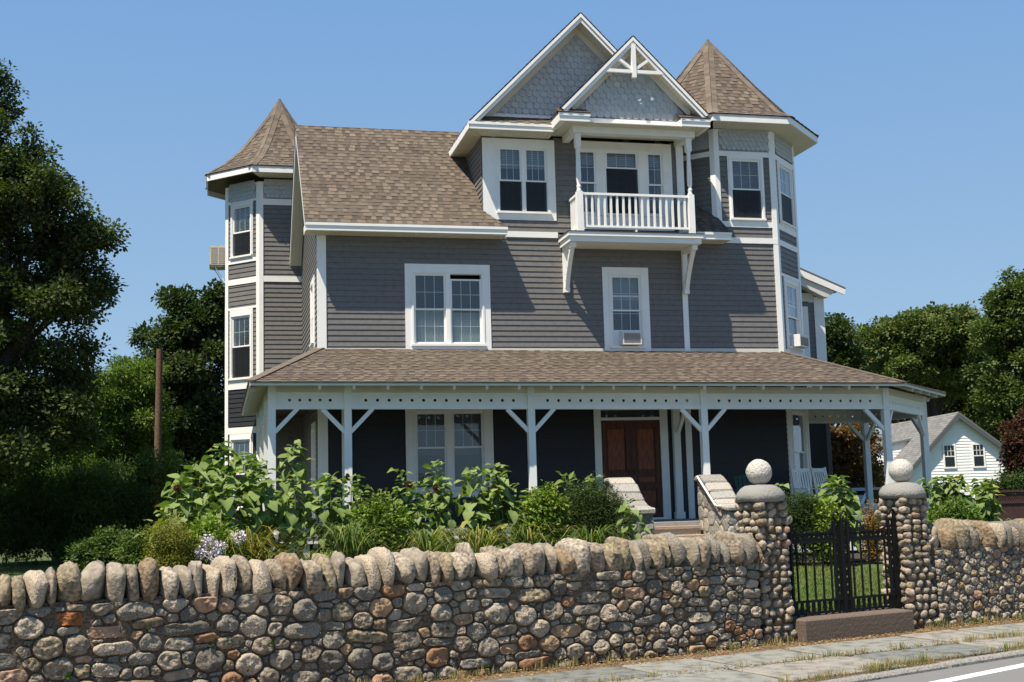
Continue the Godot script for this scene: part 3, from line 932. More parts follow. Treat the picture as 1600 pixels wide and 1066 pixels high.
	sw.prism([Vector3(5.16, 9.40, 0.68), Vector3(7.93, 9.40, 0.68), Vector3(bx_, 10.98, 0.68)], Vector3(0, 0, 0.11))
	var swall := hpart("gable_wall", sw, "scale0")
	swall.set_meta("label", "smaller gable wall of scalloped shingles above the balcony")
	scale_wall(swall, Transform3D(Basis.IDENTITY, Vector3(0, 0, 0.79)), [Vector2(5.34, 9.42), Vector2(7.75, 9.42), Vector2(bx_, 10.88)], 0.158, 0.135, false, 32)
	# truss in the gable peak
	barpart("truss_tie", Vector3(5.87, 10.385, 1.07), Vector3(7.22, 10.385, 1.07), 0.06, 0.07)
	barpart("king_post", Vector3(bx_, 10.25, 1.075), Vector3(bx_, 10.98, 1.075), 0.09, 0.09, Z)
	barpart("truss_brace", Vector3(bx_ - 0.02, 10.43, 1.068), Vector3(6.15, 10.70, 1.068), 0.05, 0.06)
	barpart("truss_brace", Vector3(bx_ + 0.02, 10.43, 1.068), Vector3(6.94, 10.70, 1.068), 0.05, 0.06)
	# cornice returns, beam and ceiling of the balcony bay
	for s in [[bl - 0.05, 5.52], [7.56, br + 0.03]]:
		var q := MB.new()
		q.bx(s[0], s[1], 9.235, 9.40, 0.42, 1.12)
		var rt := hpart("cornice_return", q)
		var cr := MB.new()
		cr.bx(s[0] - 0.02, s[1] + 0.01, 9.345, 9.405, 1.1205, 1.14)
		obj("moulding", cr, mats.white, rt)
		var sl := MB.new()
		sl.prism([Vector3(s[0] - 0.02, 9.406, 1.145), Vector3(s[1] + 0.01, 9.406, 1.145), Vector3(s[1] + 0.01, 9.60, 0.76), Vector3(s[0] - 0.02, 9.60, 0.76)], Vector3(0, 0.012, 0))
		obj("deck", sl, mats.plain_roof, rt)
		shingle_face(rt, Vector3(s[0] - 0.03, 9.42, 1.15), X, Vector3(0, 0.194, -0.385).normalized(), [Vector2(0, 0), Vector2(s[1] - s[0] + 0.05, 0), Vector2(s[1] - s[0] + 0.05, 0.43), Vector2(0, 0.43)], 206)
	one("beam_board", 5.52, 7.56, 9.275, 9.40, 0.80, 0.86)
	one("beam", 5.24, 7.96, 9.09, 9.265, 0.62, 0.825)
	one("beam_board", 5.27, 7.93, 9.265, 9.275, 0.62, 0.84)
	for x in [5.30, 7.86]:
		one("beam", x - 0.07, x + 0.07, 9.09, 9.265, 0.0, 0.62)
	soffit(Vector3(5.0, 9.228, 0.02), Vector3(8.12, 9.228, 0.02), Vector3(5.0, 9.228, 1.09), Vector3(8.12, 9.228, 1.09), bf)

func gable_trim(rf: Node, ax: float, ay: float, lx: float, rx: float, ey: float, zf: float, zw: float) -> void:
	for s in [lx, rx]:
		var a := Vector3(s, ey, 0); var b := Vector3(ax, ay, 0)
		var d := (b - a).normalized()
		var n := Vector3(-d.y, d.x, 0)
		if n.y < 0: n = -n
		# the ends are cut plumb: build the boards as prisms
		for q in [[0.03, 0.148, zf - 0.035, zf - 0.005, "rake_board", "white"], [0.02, 0.078, zf - 0.0045, zf + 0.018, "rake_moulding", "white"]]:
			var m := MB.new()
			var o0: float = q[0] * 1.414; var o1: float = q[1] * 1.414
			m.prism([a + Vector3(0, -o0, q[2]), b + Vector3(0, -o0, q[2]), b + Vector3(0, -o1, q[2]), a + Vector3(o1 * 0.5 * signf(ax - s), -o1 + o1 * 0.5, q[2])], Vector3(0, 0, q[3] - q[2]))
			hpart(q[4], m, q[5])
		# boarded underside between wall and rake
		var cnt := int((b - a).length() / 0.1)
		var sm := MB.new()
		for k in cnt:
			var p := a.lerp(b, (k + 0.04) / cnt) - Y * 0.16; var r := a.lerp(b, (k + 0.96) / cnt) - Y * 0.16
			sm.prism([p + Z * zw, r + Z * zw, r + Z * (zf - 0.036), p + Z * (zf - 0.036)], n * -0.012)
		sm.prism([a - Y * 0.155 + Z * zw, b - Y * 0.155 + Z * zw, b - Y * 0.155 + Z * (zf - 0.036), a - Y * 0.155 + Z * (zf - 0.036)], n * 0.01)
		obj("rake_soffit", sm, mats.cream, rf)
		var fm := MB.new()
		fm.prism([a + Vector3(0.3 * signf(ax - s), 0.3 * 1.0 - 0.18, zw + 0.03), b + Vector3(0, -0.18, zw + 0.03), b + Vector3(0, -0.34, zw + 0.03), a + Vector3(0.3 * signf(ax - s), 0.3 * 1.0 - 0.34, zw + 0.03)], Vector3(0, 0, 0.03))
		hpart("frieze_board", fm, "cream")

func build_balcony() -> void:
	var m := MB.new()
	m.bx(5.10, 8.02, 6.77, 6.89, 0.0, 0.78)
	m.bx(5.07, 8.05, 6.885, 6.97, 0.0, 0.82)
	var fl := hpart("balcony_floor", m)
	one("edge_strip", 5.055, 8.065, 6.97, 6.985, 0.0, 0.835, "dark_edge", fl)
	one("floor_boards", 5.15, 7.97, 6.985, 7.0, 0.02, 0.75, "floor_paint", fl)
	for x in [5.36, 7.84]:
		var p := MB.new()
		p.bx(x - 0.065, x + 0.065, 6.985, 7.84, 0.64, 0.77)
		p.lathe([Vector2(0.0, 7.84), Vector2(0.062, 7.845), Vector2(0.05, 7.88), Vector2(0.035, 7.9), Vector2(0.05, 7.94), Vector2(0.05, 7.97), Vector2(0.034, 8.0), Vector2(0.052, 8.08), Vector2(0.056, 8.2), Vector2(0.05, 8.4), Vector2(0.042, 8.6), Vector2(0.038, 8.66), Vector2(0.052, 8.69), Vector2(0.036, 8.72), Vector2(0.05, 8.77), Vector2(0.062, 8.8), Vector2(0.0, 8.802)], 14, Vector3(x, 0, 0.705))
		p.bx(x - 0.06, x + 0.06, 8.80, 9.089, 0.645, 0.765)
		hpart("balcony_post", p)
	var rail := MB.new()
	rail.bx(5.425, 7.775, 7.775, 7.825, 0.665, 0.745)
	rail.bx(5.425, 7.775, 7.085, 7.13, 0.68, 0.73)
	for x in [5.36, 7.84]:
		rail.bx(x - 0.04, x + 0.04, 7.775, 7.825, 0.03, 0.64)
		rail.bx(x - 0.025, x + 0.025, 7.085, 7.13, 0.03, 0.64)
	rail.bx(6.57, 6.61, 6.985, 7.085, 0.68, 0.72)
	var rl := hpart("balcony_rail", rail)
	var bm := boxmesh(Vector3(0.042, 0.645, 0.042))
	for k in 17:
		obj("baluster", bm, mats.white, rl, Transform3D(Basis.IDENTITY, Vector3(5.50 + k * 0.1375, 7.4525, 0.705)))
	for x in [5.36, 7.84]:
		for k in 5:
			obj("baluster", bm, mats.white, rl, Transform3D(Basis.IDENTITY, Vector3(x, 7.4525, 0.11 + k * 0.115)))
	for x in [5.20, 7.90]:
		var b := MB.new()
		b.bx(x - 0.055, x + 0.055, 5.84, 6.77, 0.0, 0.10)
		b.bx(x - 0.05, x + 0.05, 6.67, 6.768, 0.10, 0.66)
		# brace with a gentle curve
		var prev := Vector3(x, 5.90, 0.11)
		for k in range(1, 7):
			var tt := k / 6.0
			var p := Vector3(x, 5.90 + 0.80 * tt, 0.11 + 0.50 * tt - 0.05 * sin(PI * tt))
			b.bar(prev, p + (p - prev) * 0.05, 0.09, 0.085, X.cross(p - prev).normalized())
			prev = p
		b.bx(x - 0.06, x + 0.06, 5.80, 5.90, 0.0, 0.14)
		b.bx(x - 0.06, x + 0.06, 6.66, 6.769, 0.60, 0.70)
		hpart("bracket", b)

func build_turret(ctr: Vector3, ap: float, right: bool) -> void:
	var s := ap * 2.0 * tan(PI / 8.0)
	var top := 9.55 if right else 9.36
	var faces := [-1, 0, 1, 2, 3] if right else [-3, -2, -1, 0, 1]
	for k in faces:
		var a: float = k * PI / 4.0
		var n := Vector3(sin(a), 0, cos(a))
		var u := Y.cross(n)
		var o := ctr + n * ap - u * s / 2
		var y0 := 0.97
		if right and k == 0: y0 = 7.09
		if right and k == -1: y0 = 7.05
		if not right and k == 0: y0 = 0.4
		if not right: y0 = 0.4
		var seen: bool = k == 0 or (right and k == 1) or (not right and k == -1)
		var casings := []; var opens := []; var wins := []
		# windows: [casing, unit, label]
		if right and k == 0:
			wins.append([[0.29, 7.46, 1.15, 8.94], [0.37, 7.53, 1.08, 8.88, 8.2, 3, 2, 0.5, true, 0.0, 0.0, true], "turret window with lowered blind"])
		elif right and k == 1:
			wins.append([[0.22, 7.46, 1.24, 8.95], [0.32, 7.55, 1.14, 8.88, 8.24, 3, 2, 0.48, false, 0.0, 0.0, true], ""])
			wins.append([[0.26, 4.62, 1.26, 6.26], [0.36, 4.70, 1.16, 6.14, 5.40, 3, 2, 0.46, false, 0.27], ""])
			wins.append([[0.12, 1.35, 1.28, 3.36], [0.28, 1.46, 1.12, 3.22, 2.35, 1, 1, 0.0, false], "tall porch window of the right turret"])
		elif not right and k == -1:
			wins.append([[0.16, 7.50, 0.90, 8.90], [0.22, 7.58, 0.83, 8.83, 8.18, 3, 2, 0.45, true, 0.0, 0.0, true], "upper window of the left turret"])
			wins.append([[0.14, 4.42, 0.90, 6.24], [0.20, 4.56, 0.82, 6.08, 5.34, 3, 2, 0.0, true, 0.0, 0.0, true], "middle window of the left turret"])
			wins.append([[0.14, 1.30, 0.90, 3.20], [0.20, 1.42, 0.82, 3.06, 2.24, 3, 2, 0.35, true], ""])
		for w in wins:
			casings.append(w[0]); opens.append([w[1][0], w[1][1], w[1][2], w[1][3]])
		var lower_top := 4.28
		if right:
			if k == 1:
				siding_wall("turret_wall", o, u, n, s, 4.42, 9.05, opens.slice(0, 2), casings, "siding", true)
				siding_wall("turret_wall", o, u, n, s, 0.97, 4.41, opens.slice(2, 3), casings, "dark_shaded_siding", false)
			elif k <= 0:
				siding_wall("turret_wall", o, u, n, s, y0, 9.05, opens, casings, "siding", k == 0)
			else:
				siding_wall("turret_wall", o, u, n, s, 0.97, 9.05, [], [], "siding", false)
		else:
			if k == -1:
				siding_wall("turret_wall", o, u, n, s, 4.29, 8.9, opens.slice(0, 2), casings, "siding", true)
				siding_wall("turret_wall", o, u, n, s, 0.4, 4.28, opens.slice(2, 3), casings, "dark_shaded_siding", true).set_meta("label", "dark lower boards of the left turret")
			else:
				siding_wall("turret_wall", o, u, n, s, 0.4, 8.9, [], [], "siding", k == 0)
		for w in wins: window(o, u, n, w[0], [w[1]], w[2])
		# boards of this face, in its own frame
		var fr := frame(o, u, n)
		var tb := MB.new()
		var cw := 0.10 if right else 0.085
		for e in 2:
			var x0 := 0.0 if e == 0 else s - cw
			var yb := y0
			if right and k == 0 and e == 1: yb = 4.42
			tb.bx(x0 - (0.014 if e == 0 else 0.0), x0 + cw + (0.014 if e == 1 else 0.0), yb, top, 0.0, 0.036)
		obj("corner_board", tb, mats.white, house, fr)
		var bands: Array
		if right:
			bands = [[8.94, 9.055], [7.33, 7.455], [6.965, 7.09]] if k != 0 else [[8.94, 9.055], [7.33, 7.455]]
			if k == 1: bands.append_array([[6.265, 6.34], [4.42, 4.615]])
		else:
			bands = [[8.78 if k == 0 else 8.905, 8.93], [6.87, 7.01]]
			if k == -1: bands = [[8.905, 8.97], [7.40, 7.495], [6.87, 7.01], [6.245, 6.30], [4.29, 4.415], [3.205, 3.36]]
		for b in bands:
			var bm := MB.new()
			bm.bx(cw, s - cw, b[0], b[1], 0.0, 0.033)
			obj("band_board", bm, mats.white, house, fr)
		# scalloped panel under the eave
		var pb := 9.055 if right else 8.93
		var pm := MB.new()
		pm.bx(cw, s - cw, pb, top, -0.08, 0.004)
		var panel := obj("scalloped_panel", pm, mats.scale1, house, fr)
		if seen:
			scale_wall(panel, Transform3D(Basis.IDENTITY, Vector3(0, 0, 0.004)), [Vector2(cw + 0.03, pb + 0.02), Vector2(s - cw - 0.03, pb + 0.02), Vector2(s - cw - 0.03, top - 0.02), Vector2(cw + 0.03, top - 0.02)], 0.115 if right else 0.105, 0.10, true, 40 + k)
		var ft := MB.new()
		ft.bx(cw, s - cw, top - 0.05, top, 0.004, 0.035)
		obj("frieze_board", ft, mats.cream, house, fr)
	# eave and roof
	var ov := 0.57 if right else 0.50
	var ea := ap + ov
	var rings: Array
	if right: rings = [[ea, 9.735], [1.93, 9.93], [1.0, 11.02], [0.0, 12.28]]
	else: rings = [[ea, 9.64], [1.36, 9.98], [1.0, 10.37], [0.65, 10.85], [0.30, 11.38], [0.0, 11.90]]
	var deck := MB.new()
	var shm := MB.new()
	var capm := MB.new()
	var rr := RandomNumberGenerator.new(); rr.seed = 77 if right else 78
	var h8 := tan(PI / 8.0)
	var rfl := hpart("turret_roof", deck_octagon(ctr, rings, top), "plain_roof")
	rfl.set_meta("label", "pointed shingled roof of the %s turret" % ("right" if right else "left"))
	for k in 8:
		var a := k * PI / 4.0
		var n := Vector3(sin(a), 0, cos(a))
		var u := Y.cross(n)
		for i in rings.size() - 1:
			var r0: float = rings[i][0]; var r1: float = rings[i + 1][0]
			var p0: Vector3 = ctr + n * r0 + Y * (rings[i][1] + 0.01)
			var p1: Vector3 = ctr + n * r1 + Y * (rings[i + 1][1] + 0.01)
			var vd: Vector3 = (p1 - p0); var l: float = vd.length(); vd = vd / l
			var w0 := r0 * h8; var w1 := r1 * h8
			shingle_face(rfl, p0 - u * w0, u, vd, [Vector2(0, 0), Vector2(2 * w0, 0), Vector2(w0 + w1, l), Vector2(w0 - w1, l)], 300 + k * 10 + i + (100 if right else 0), shm)
		# hip caps
		for i in rings.size() - 1:
			var c0: Vector3 = ctr + (n * rings[i][0] + u * rings[i][0] * h8) + Y * rings[i][1]
			var c1: Vector3 = ctr + (n * rings[i + 1][0] + u * rings[i + 1][0] * h8) + Y * rings[i + 1][1]
			var len_ := (c1 - c0).length()
			var cnt := maxi(1, int(len_ / 0.13))
			var d := (c1 - c0) / len_
			var a2 := a + PI / 4.0
			for sd in 2:
				var nn := n if sd == 0 else Vector3(sin(a2), 0, cos(a2))
				var run := Y.cross(nn) * (-1.0 if sd == 0 else 1.0)
				var fn := d.cross(run).normalized()
				if fn.dot(nn) < 0: fn = -fn
				var across := fn.cross(d).normalized()
				if across.dot(run) < 0: across = -across
				for j in cnt:
					if rr.randf() < 0.0: continue
					var cpos := c0.lerp(c1, (j + 0.5) / cnt) + across * minf(0.06, (c0.lerp(c1, (j + 0.5) / cnt) - ctr - Y * (c0.lerp(c1, (j + 0.5) / cnt).y)).length() * 0.2) + fn * 0.022
					var bs := Basis(across, (d + fn * 0.04).normalized(), fn).orthonormalized()
					capm.box(cpos, Vector3(minf(0.125, (c0.lerp(c1, (j + 0.5) / cnt) - ctr - Y * (c0.lerp(c1, (j + 0.5) / cnt).y)).length() * 0.42 + 0.01), 0.165, 0.010), bs, shade(Color(0.185, 0.145, 0.108), rr.randf_range(0.68, 1.15)))
	stuff(obj("shingles", shm, mats.shingle, rfl))
	stuff(obj("hip_caps", capm, mats.shingle, rfl))
	for k in 8:
		var a := k * PI / 4.0
		var n := Vector3(sin(a), 0, cos(a)); var u := Y.cross(n)
		var p := ctr + n * (ea - 0.012)
		var y1: float = rings[0][1] - 0.005
		var q0 := p - u * (ea - 0.012) * h8; var q1 := p + u * (ea - 0.012) * h8
		var fm := MB.new()
		fm.prism([q0 + Y * (y1 - 0.155), q1 + Y * (y1 - 0.155), q1 + Y * y1, q0 + Y * y1], n * -0.025)
		hpart("fascia", fm)
		if k in faces:
			var w0 := ctr + n * ap + Y * (y1 - 0.165)
			var b0 := ctr + n * (ea - 0.03) + Y * (y1 - 0.165)
			soffit(w0 - u * ap * h8, w0 + u * ap * h8, b0 - u * (ea - 0.03) * h8, b0 + u * (ea - 0.03) * h8, rfl)
	# inner floor plates keep the rooms dark
	for fy in ([4.0, 6.9, 9.2] if right else [0.45, 4.0, 6.9, 9.2]):
		var m := MB.new()
		m.lathe([Vector2(0, fy), Vector2((ap - 0.12), fy), Vector2((ap - 0.12), fy - 0.1), Vector2(0, fy - 0.1)], 8, ctr)
		hpart("inner_floor", m, "interior")
	if right:
		var n1 := Vector3(sin(PI / 4), 0, cos(PI / 4)); var u1 := Y.cross(n1)
		ac_unit(ctr + n1 * ap - u1 * s / 2, u1, n1, 0.46, 1.06, 4.70, 4.97, 0.26, "white air conditioner in the turret window")
	else:
		# beige unit on the left face, held by a bracket
		var n2 := Vector3(-1, 0, 0); var u2 := Y.cross(n2)
		var oo := ctr + n2 * ap - u2 * s / 2
		ac_unit(oo, u2, n2, 0.25, 0.95, 7.45, 7.93, 0.42, "beige air conditioner sticking out of the left turret", "ac")
		var lv := MB.new()
		for a in 2:
			for b in 8:
				lv.bx(0.951, 0.957, 7.49 + b * 0.052, 7.525 + b * 0.052, 0.04 + a * 0.185, 0.195 + a * 0.185)
		obj("side_louvres", lv, mats.ac_grille2, house, frame(oo, u2, n2))
		for x in [0.35, 0.85]:
			barpart("support_arm", oo + u2 * x + n2 * 0.0 + Y * 6.95, oo + u2 * x + n2 * 0.30 + Y * 7.44, 0.02, 0.02, Y, "vinyl")
			barpart("support_arm", oo + u2 * x + n2 * 0.0 + Y * 7.43, oo + u2 * x + n2 * 0.38 + Y * 7.43, 0.02, 0.02, Y, "vinyl")

func deck_octagon(ctr: Vector3, rings: Array, top: float) -> MB:
	var m := MB.new()
	var h8 := tan(PI / 8.0)
	for k in 8:
		var a := k * PI / 4.0
		var n := Vector3(sin(a), 0, cos(a)); var u := Y.cross(n)
		for i in rings.size() - 1:
			var r0: float = rings[i][0]; var r1: float = rings[i + 1][0]
			var p: Vector3 = ctr + n * r0 + Y * rings[i][1]; var q: Vector3 = ctr + n * r1 + Y * rings[i + 1][1]
			m.quad(p - u * r0 * h8, p + u * r0 * h8, q + u * r1 * h8, q - u * r1 * h8, n + Y)
		var e: Vector3 = ctr + n * (rings[0][0] as float) + Y * (rings[0][1] - 0.02)
		m.tri(e - u * rings[0][0] * h8, e + u * rings[0][0] * h8, ctr + Y * (rings[0][1] - 0.02), -Y)
	return m

func build_rear_wing() -> void:
	var zz := -4.0
	siding_wall("rear_wing_wall", Vector3(11.0, 0, zz), X, Z, 2.27, 4.0, 6.32, [], [], "siding", false)
	one("rear_wing_panel", 12.3, 12.84, 4.0, 6.2, zz + 0.001, zz + 0.035, "white")
	one("rear_corner_board", 13.02, 13.3, 4.0, 6.45, zz - 0.02, zz + 0.036, "white")
	one("rear_header", 11.6, 13.02, 6.33, 6.55, zz - 0.02, zz + 0.03, "cream")
	siding_wall("rear_wing_wall", Vector3(13.28, 0, zz), -Z, X, 3.0, 0.5, 6.35, [], [], "siding", false)
	var m := MB.new()
	var a := Vector3(11.9, 7.42, zz + 0.34); var b := Vector3(13.78, 6.66, zz + 0.34)
	m.prism([a, b, b + Vector3(0, -0.05, 0), a + Vector3(0, -0.05, 0)], Vector3(0, 0, -3.6))
	var r := hpart("rear_wing_roof", m, "plain_roof")
	var f := MB.new()
	f.prism([a + Vector3(0, -0.055, 0), b + Vector3(0, -0.055, 0), b + Vector3(-0.04, -0.19, 0), a + Vector3(0, -0.24, 0)], Vector3(0, 0, -0.04))
	obj("rake_board", f, mats.white, r)
	var g := MB.new()
	g.prism([a + Vector3(0, -0.24, -0.05), Vector3(13.5, 6.56, zz + 0.29), Vector3(13.3, 6.40, zz + 0.29), Vector3(13.18, 6.42, zz + 0.29), a + Vector3(0, -0.4, -0.05)], Vector3(0, 0, -0.25))
	obj("eave_bracket", g, mats.cream, r)

# ---------------------------------------------------------------- porch
func fy(x: float) -> float:
	return -0.0098 * x

func plate_with_holes(m: MB, a: Vector3, b: Vector3, y0: float, y1: float, nrm: Vector3, cnt: int, margin: float, rad: float, yc: float) -> void:
	var d := (b - a); var l := d.length(); d = d / l
	var t := nrm * -0.022
	var span := l - 2 * margin
	var cell := span / cnt
	# end pieces and pieces above and below
	var hh := 0.05
	m.prism([a + Y * y0, a + d * margin + Y * y0, a + d * margin + Y * y1, a + Y * y1], t)
	m.prism([a + d * (l - margin) + Y * y0, b + Y * y0, b + Y * y1, a + d * (l - margin) + Y * y1], t)
	m.prism([a + d * margin + Y * y0, a + d * (l - margin) + Y * y0, a + d * (l - margin) + Y * (yc - hh), a + d * margin + Y * (yc - hh)], t)
	m.prism([a + d * margin + Y * (yc + hh), a + d * (l - margin) + Y * (yc + hh), a + d * (l - margin) + Y * y1, a + d * margin + Y * y1], t)
	var n := 16
	for k in cnt:
		var c := a + d * (margin + cell * (k + 0.5)) + Y * yc
		for i in n:
			var a0 := TAU * i / n - PI / 4; var a1 := TAU * (i + 1) / n - PI / 4
			var r0 := Vector2(cos(a0), sin(a0)); var r1 := Vector2(cos(a1), sin(a1))
			var k0 := 1.0 / maxf(absf(r0.x), absf(r0.y)); var k1 := 1.0 / maxf(absf(r1.x), absf(r1.y))
			var i0 := c + d * r0.x * rad + Y * r0.y * rad; var i1 := c + d * r1.x * rad + Y * r1.y * rad
			var o0 := c + d * r0.x * k0 * cell / 2 + Y * r0.y * k0 * hh; var o1 := c + d * r1.x * k1 * cell / 2 + Y * r1.y * k1 * hh
			m.quad(i0, o0, o1, i1, nrm)
			m.quad(i0 + t, o0 + t, o1 + t, i1 + t, -nrm)
			m.quad(i0, i1, i1 + t, i0 + t, c - i0)

func bay(p: Vector3, q: Vector3, nrm: Vector3, cnt: int, brace0: bool, brace1: bool) -> void:
	# frieze with round holes, rail and knee braces between two posts (p, q at post centres, y = 0)
	var d := (q - p).normalized()
	var a := p + d * 0.067 + Y * fy(p.x); var b := q - d * 0.067 + Y * fy(q.x)
	var m := MB.new()
	plate_with_holes(m, a + nrm * 0.02, b + nrm * 0.02, 3.305, 3.53, nrm, cnt, 0.16, 0.029, 3.385)
	hpart("frieze", m, "porch_paint")
	barpart("frieze_rail", a + Y * 3.262, b + Y * 3.262, 0.09, 0.085, Y, "porch_paint")
	barpart("porch_beam", a + Y * 3.595, b + Y * 3.595, 0.10, 0.125, Y, "cream")
	for s in 2:
		if (s == 0 and not brace0) or (s == 1 and not brace1): continue
		var post := p if s == 0 else q
		var dd := d if s == 0 else -d
		var pa := post + dd * 0.05 + Y * (2.80 + fy(post.x)); var pb := post + dd * 0.46 + Y * (3.225 + fy(post.x))
		barpart("knee_brace", pa, pb, 0.07, 0.075, Y, "porch_paint")

func porch_post(p: Vector3) -> void:
	var m := MB.new()
	m.bx(p.x - 0.067, p.x + 0.067, 0.98, 3.655 + fy(p.x), p.z - 0.067, p.z + 0.067)
	m.bx(p.x - 0.085, p.x + 0.085, 0.98, 1.12, p.z - 0.085, p.z + 0.085)
	hpart("porch_post", m, "porch_paint")

func build_porch() -> void:
	# posts round the porch
	var posts := [Vector3(-1.04, 0, 2.2), Vector3(0.33, 0, 2.2), Vector3(3.80, 0, 2.2), Vector3(7.30, 0, 2.2), Vector3(11.27, 0, 2.2), Vector3(13.50, 0, -0.02), Vector3(13.50, 0, -2.6)]
	for p in posts: porch_post(p)
	var left := [Vector3(-1.04, 0, 0.0), Vector3(-1.04, 0, -2.6)]
	for p in left: porch_post(p)
	var nf := Z
	bay(posts[0], posts[1], nf, 5, true, true)
	bay(posts[1], posts[2], nf, 14, true, true)
	bay(posts[2], posts[3], nf, 14, true, true)
	bay(posts[3], posts[4], nf, 16, true, true)
	bay(posts[4], posts[5], Vector3(0.7071, 0, 0.7071), 13, true, true)
	bay(posts[5], posts[6], X, 10, true, true)
	bay(posts[6], Vector3(11.25, 0, -2.6), -Z, 9, true, false)
	bay(posts[0], left[0], -X, 8, true, true)
	bay(left[0], left[1], -X, 10, true, true)
	bay(left[1], Vector3(-1.04, 0, -5.1), -X, 10, true, false)
	# engaged posts on the wall
	for x in [0.50, 7.53]:
		var m := MB.new()
		m.bx(x - 0.075, x + 0.075, 1.12, 3.45, 0.022, 0.14)
		m.bx(x - 0.10, x + 0.10, 0.98, 1.12, 0.022, 0.17)
		hpart("engaged_post", m, "porch_paint")
	barpart("knee_brace", Vector3(7.53, 2.80, 0.2), Vector3(7.53, 3.22, 0.62), 0.07, 0.075, Z, "porch_paint")
	# floor with skirting, ceiling
	var fl := MB.new()
	fl.prism([Vector3(-1.2, 0.90, 2.36), Vector3(11.32, 0.90, 2.36), Vector3(13.66, 0.90, 0.02), Vector3(13.66, 0.90, -2.75), Vector3(10.0, 0.90, -2.75), Vector3(10.0, 0.90, -0.03), Vector3(6.0, 0.90, -0.03), Vector3(-1.2, 0.90, -0.03)], Vector3(0, 0.075, 0))
	hpart("porch_floor", fl, "floor_paint")
	var fl2 := MB.new()
	fl2.bx(-1.2, -0.01, 0.90, 0.974, -5.15, -0.035)
	hpart("porch_floor", fl2, "floor_paint")
	for k in 8:
		var x0 := -1.18 + k * 0.86
		if x0 + 0.8 > 5.6: break
		one("skirt_panel", x0, x0 + 0.80, 0.30, 0.895, 2.27, 2.30, "porch_paint")
	for k in 5:
		var x0 := 7.6 + k * 0.74
		one("skirt_panel", x0, x0 + 0.70, 0.30, 0.895, 2.27, 2.30, "porch_paint")
	one("porch_sill", -1.19, 11.30, 0.80, 0.90, 2.30, 2.345, "porch_paint")
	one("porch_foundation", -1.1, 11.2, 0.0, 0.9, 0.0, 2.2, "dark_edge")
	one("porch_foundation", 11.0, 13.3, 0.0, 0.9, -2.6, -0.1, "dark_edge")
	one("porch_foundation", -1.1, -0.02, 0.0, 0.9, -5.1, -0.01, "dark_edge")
	var ce := MB.new()
	ce.prism([Vector3(-1.0, 3.56, 2.14), Vector3(11.2, 3.46, 2.14), Vector3(13.42, 3.44, -0.05), Vector3(13.42, 3.44, -2.55), Vector3(10.5, 3.46, -2.55), Vector3(10.15, 3.47, 0.022), Vector3(6.0, 3.5, 0.022), Vector3(-1.0, 3.56, 0.022)], Vector3(0, 0.03, 0))
	hpart("porch_ceiling", ce, "dark_shaded_siding1")
	var ce2 := MB.new()
	ce2.bx(-1.0, -0.02, 3.555, 3.58, -5.1, 0.02)
	hpart("porch_ceiling", ce2, "dark_shaded_siding1")
	# roof planes
	var e0 := Vector3(-1.44, 3.69, 2.68); var e1 := Vector3(11.47, 3.605, 2.68); var e2 := Vector3(13.98, 3.585, 0.17); var e3 := Vector3(13.98, 3.585, -3.0)
	var t0 := Vector3(0.0, 4.60, 0.0); var t1 := Vector3(10.16, 4.535, 0.0); var t2 := Vector3(11.16, 4.50, -1.0); var t3 := Vector3(11.16, 4.50, -3.0)
	var l1 := Vector3(-1.44, 3.69, -5.2); var lt := Vector3(0.0, 4.60, -5.2)
	var deck := MB.new()
	var th := Vector3(0, -0.03, 0)
	for q in [[e0, e1, t1, t0], [e1, e2, t2, t1], [e2, e3, t3, t2], [l1, e0, t0, lt]]:
		deck.prism([q[0] - Y * 0.02, q[1] - Y * 0.02, q[2] - Y * 0.02, q[3] - Y * 0.02], th)
	var rf := hpart("porch_roof", deck, "plain_roof")
	rf.set_meta("label", "low brown shingled roof over the porch")
	var sh := MB.new()
	var si := 0
	for q in [[e0, e1, t1, t0], [e1, e2, t2, t1], [e2, e3, t3, t2], [l1, e0, t0, lt]]:
		var uu: Vector3 = (q[1] - q[0]).normalized()
		var mid: Vector3 = (q[2] + q[3]) / 2 - q[0]
		var vv: Vector3 = (mid - uu * mid.dot(uu)).normalized()
		var pl := []
		for p in q:
			pl.append(Vector2((p - q[0]).dot(uu), maxf(0.0, (p - q[0]).dot(vv))))
		pl[0].y = 0.0; pl[1].y = 0.0
		pl[2].y = maxf(pl[2].y, pl[3].y); pl[3].y = pl[2].y
		shingle_face(rf, q[0] + Y * 0.006 - vv * 0.03, uu, vv, pl, 500 + si, sh)
		si += 1
	stuff(obj("shingles", sh, mats.shingle, rf))
	# hip caps
	var hc := MB.new()
	for q in [[e0, t0], [e1, t1], [e2, t2]]:
		var a: Vector3 = q[0]; var b: Vector3 = q[1]
		var cnt := int((b - a).length() / 0.14)
		for j in cnt:
			hc.bar(a.lerp(b, j / float(cnt)) + Y * 0.014, a.lerp(b, (j + 1.1) / cnt) + Y * 0.012, 0.20, 0.02, Y, shade(Color(0.17, 0.135, 0.10), 0.8 + 0.3 * absf(sin(j * 7.7))))
	stuff(obj("hip_caps", hc, mats.shingle, rf))
	# eave edge, boarded underside and rafter tails
	for q in [[e0, e1, Z], [e1, e2, Vector3(0.707, 0, 0.707)], [e2, e3, X], [l1, e0, -X]]:
		var a: Vector3 = q[0]; var b: Vector3 = q[1]; var n: Vector3 = q[2]
		barpart("eave_edge", a - Y * 0.045 - n * 0.008, b - Y * 0.045 - n * 0.008, 0.03, 0.045, Y, "cream")
		barpart("drip_edge", a - Y * 0.012 + n * 0.012, b - Y * 0.012 + n * 0.012, 0.012, 0.03, Y, "drip")
		var l := (b - a).length()
		var cnt := int(l / 0.61)
		var dd := (b - a) / l
